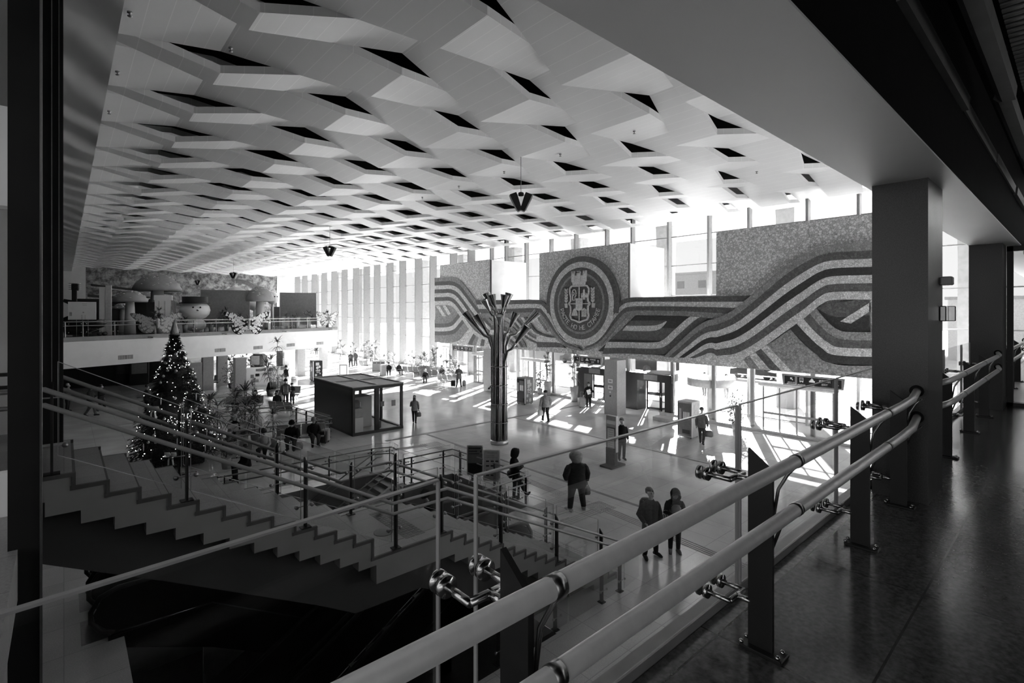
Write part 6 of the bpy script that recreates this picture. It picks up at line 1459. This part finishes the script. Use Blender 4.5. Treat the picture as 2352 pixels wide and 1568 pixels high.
# butterflies fixed to the balcony rail
def butterfly(label, px_, py_, wpx, hpx, m1, m2, rz, off=-.95):
    e = edge_px(px_, off); d_ = depth(*e); s = d_/F; z = EYE-(py_-HY)*s
    t = thing('butterfly_figure', label, 'decoration', (e[0],e[1],z), rz); W_ = wpx*s/2; H_ = hpx*s/2
    up_ = [(.06,.1),(.35,.62),(.75,.95),(1.0,1.0),(.98,.72),(.8,.3),(.6,.05),(.3,-.05)]
    lo_ = [(.05,.0),(.35,.0),(.62,-.05),(.72,-.35),(.6,-.8),(.4,-1.0),(.2,-.85),(.06,-.35)]
    for sg in (-1,1):
        for nm, pl in (('upper_wing',up_),('lower_wing',lo_)):
            c = cur(pl+[pl[0]],4)[:-1]; P2 = [(sg*p[0]*W_,p[1]*H_) for p in c]
            w = MB().prism(P2, -.05, .05, 'y', Matrix.Rotation(sg*.25,4,'Z')).build(nm, M[m1], t)
            cx_ = sum(p[0] for p in P2)/len(P2); cy_ = sum(p[1] for p in P2)/len(P2)
            sp = MB()
            n_ = 7; base = (sg*.06*W_, .05*H_ if nm[0] == 'u' else -.05*H_)
            for k in range(n_):
                q = c[int((k+.8)*len(c)*.78/n_)+2]; q = (sg*q[0]*W_, q[1]*H_)
                for f0, f1, ww in ((.30,.56,.040),(.60,.80,.05),(.84,.93,.04)):
                    a_ = (base[0]+(q[0]-base[0])*f0, base[1]+(q[1]-base[1])*f0); b_ = (base[0]+(q[0]-base[0])*f1, base[1]+(q[1]-base[1])*f1)
                    nx, ny = -(b_[1]-a_[1]), (b_[0]-a_[0]); l_ = math.hypot(nx,ny) or 1; nx, ny = nx/l_*ww*W_*1.3, ny/l_*ww*W_*1.3
                    sp.prism([(a_[0]-nx*.6,a_[1]-ny*.6),(b_[0]-nx,b_[1]-ny),(b_[0]+nx,b_[1]+ny),(a_[0]+nx*.6,a_[1]+ny*.6)], -.062, -.05, 'y', Matrix.Rotation(sg*.25,4,'Z'))
            sp.build('wing_patch', M[m2], w)
    MB().tube([(0,-.06,-H_*.5),(0,-.1,-.1),(0,-.1,.25*H_)], [.05,.11,.10], 12).build('body', M['grey' if m2 == 'white' else 'lgrey'], t); MB().ball(0,-.1,.35*H_,.11).build('head', M['lgrey'], t)
    MB().tube([(0,-.1,.4*H_),(-.2,-.12,.75*H_)], .015, 6).tube([(0,-.1,.4*H_),(.2,-.12,.75*H_)], .015, 6).build('antenna', M['black'], t)
    MB().box(-.04,.02,-.08,.04,1.0,.0).build('bracket', M['dsteel'], t)
    return t
butterfly('leftmost butterfly figure on the far balcony rail, mostly dark, beside the tree topper', 362, 742, 100, 46, 'mid', 'lgrey', .05)
butterfly('middle butterfly figure with pale spotted wings hanging below the far balcony edge', 571, 742, 98, 52, 'darkpanel', 'white', .05)
butterfly('rightmost and smallest butterfly figure at the end of the far balcony', 755, 732, 53, 34, 'mid', 'white', .05)
# ================================================================ outside
def car(label, x, y, rz, c=.2, kind='car'):
    t = thing('parked_car' if kind == 'car' else 'bus', label, kind, (x,y,0), rz)
    if kind == 'car':
        pr = [(-2.1,.3),(-2.1,.75),(-1.2,.85),(-.7,1.35),(.8,1.4),(1.5,.95),(2.1,.85),(2.15,.3)]; w = .85; wh = (-1.35,1.35); r = .32
    else:
        pr = [(-6,.4),(-6,2.9),(-5.8,3.1),(5.8,3.1),(6,2.9),(6,.4)]; w = 1.25; wh = (-3.8,3.8); r = .48
    MB().prism(pr, -w, w, 'y').build('body', cloth(c), t)
    g_ = MB()
    if kind == 'car': g_.prism([(-1.1,.88),(-.65,1.28),(.75,1.33),(1.35,.95)], -w-.01, w+.01, 'y')
    else: g_.box(-5.8,-w-.01,1.3,5.8,w+.01,2.5); g_.box(-6.02,-1.1,1.2,-5.9,1.1,2.6)
    g_.build('window', M['black'], t)
    for a in wh:
        for s in (-1,1): MB().tube([(a,s*(w-.15),r),(a,s*(w+.02),r)], r, 18).build('wheel', M['black'], t)
car('parked car outside, seen through the glass between the first two door leaves', 48, 42, 1.57, .06); car('light car outside behind the tube sculpture glass', 44, 58, 1.4, .12); car('dark car outside right of the revolving doors', 50, 21, 1.57, .03)
car('dark bus standing outside left of the middle hanging sign', 46, 33.5, 1.57, .03, 'bus')
def bare_tree(label, x, y, h):
    t = thing('bare_tree', label, 'tree', (x,y,0)); MB().tube([(0,0,0),(.1,0,h*.4),(0,.1,h*.75)], [.2,.13,.05], 8).build('trunk', M['bark'], t)
    b = MB()
    for i in range(46):
        z = PR.uniform(h*.3,h*.75); a = PR.uniform(0,2*PI); l = PR.uniform(.8,2.2)
        p = Vector((.05,.03,z)); q = p+Vector((math.cos(a)*l*.5,math.sin(a)*l*.5,l*.5)); r_ = q+Vector((math.cos(a+.5)*l*.4,math.sin(a+.5)*l*.4,l*.4))
        b.tube([tuple(p),tuple(q),tuple(r_)], [.04,.02,.008], 4)
        b.tube([tuple(q),tuple(q+Vector((math.cos(a-.8)*l*.4,math.sin(a-.8)*l*.4,l*.3)))], [.02,.006], 4)
    b.build('branches', M['bark'], t)
bare_tree('bare winter tree outside, seen between the two granite columns', 62, 6.0, 9); bare_tree('bare winter tree outside beyond the far left windows', 60, 75, 9); bare_tree('bare winter tree outside behind the tube sculpture', 62, 50, 8)
tag(MB().tube([(44,y_,1.0) for y_ in (-5,20)], .04, 6).tube([(44,y_,.6) for y_ in (-5,20)], .04, 6).build('street_rail', M['lgrey']), 'pale street railing outside, seen low between the granite columns', 'railing')
# ================================================================ light and camera
w = bpy.data.worlds.new('World'); sc.world = w; w.use_nodes = True
nt = w.node_tree; bg = nt.nodes['Background']; N = nt.nodes; L = nt.links
tc = N.new('ShaderNodeTexCoord'); sp = N.new('ShaderNodeSeparateXYZ'); L.new(tc.outputs['Generated'], sp.inputs[0])
cr = N.new('ShaderNodeValToRGB'); mr = N.new('ShaderNodeMapRange'); mr.inputs[1].default_value = -.1; mr.inputs[2].default_value = .7; L.new(sp.outputs['Z'], mr.inputs[0]); L.new(mr.outputs[0], cr.inputs['Fac'])
cr.color_ramp.elements[0].color = g3(1.0); cr.color_ramp.elements[1].color = g3(.75)
L.new(cr.outputs['Color'], bg.inputs['Color']); bg.inputs['Strength'].default_value = .2
sun = bpy.data.lights.new('Sun', 'SUN'); sun.energy = 15.0; sun.angle = math.radians(.6)
so = bpy.data.objects.new('Sun', sun); col.objects.link(so)
el = math.radians(19); dv = Vector((-1,-.55,0)).normalized()*math.cos(el)+Vector((0,0,-math.sin(el)))
so.rotation_euler = dv.to_track_quat('-Z','Y').to_euler()
cam = bpy.data.cameras.new('Camera'); co = bpy.data.objects.new('Camera', cam); col.objects.link(co)
cam.sensor_width = 36; cam.lens = 36*F/2352; cam.shift_y = -(784-HY)/2352; cam.clip_end = 600; cam.clip_start = .05
co.location = (0,0,EYE); co.rotation_euler = (PI/2, 0, -math.atan2(CS, SN))
sc.camera = co
sc.view_settings.view_transform = 'Standard'; sc.view_settings.look = 'None'; sc.view_settings.gamma = 1; sc.view_settings.use_curve_mapping = False
sc.view_settings.exposure = 2.6
sc.cycles.use_denoising = True; sc.cycles.transparent_max_bounces = 24; sc.cycles.max_bounces = 8; sc.cycles.diffuse_bounces = 5; sc.cycles.glossy_bounces = 4; sc.cycles.sample_clamp_indirect = 6; sc.cycles.caustics_reflective = False; sc.cycles.caustics_refractive = False
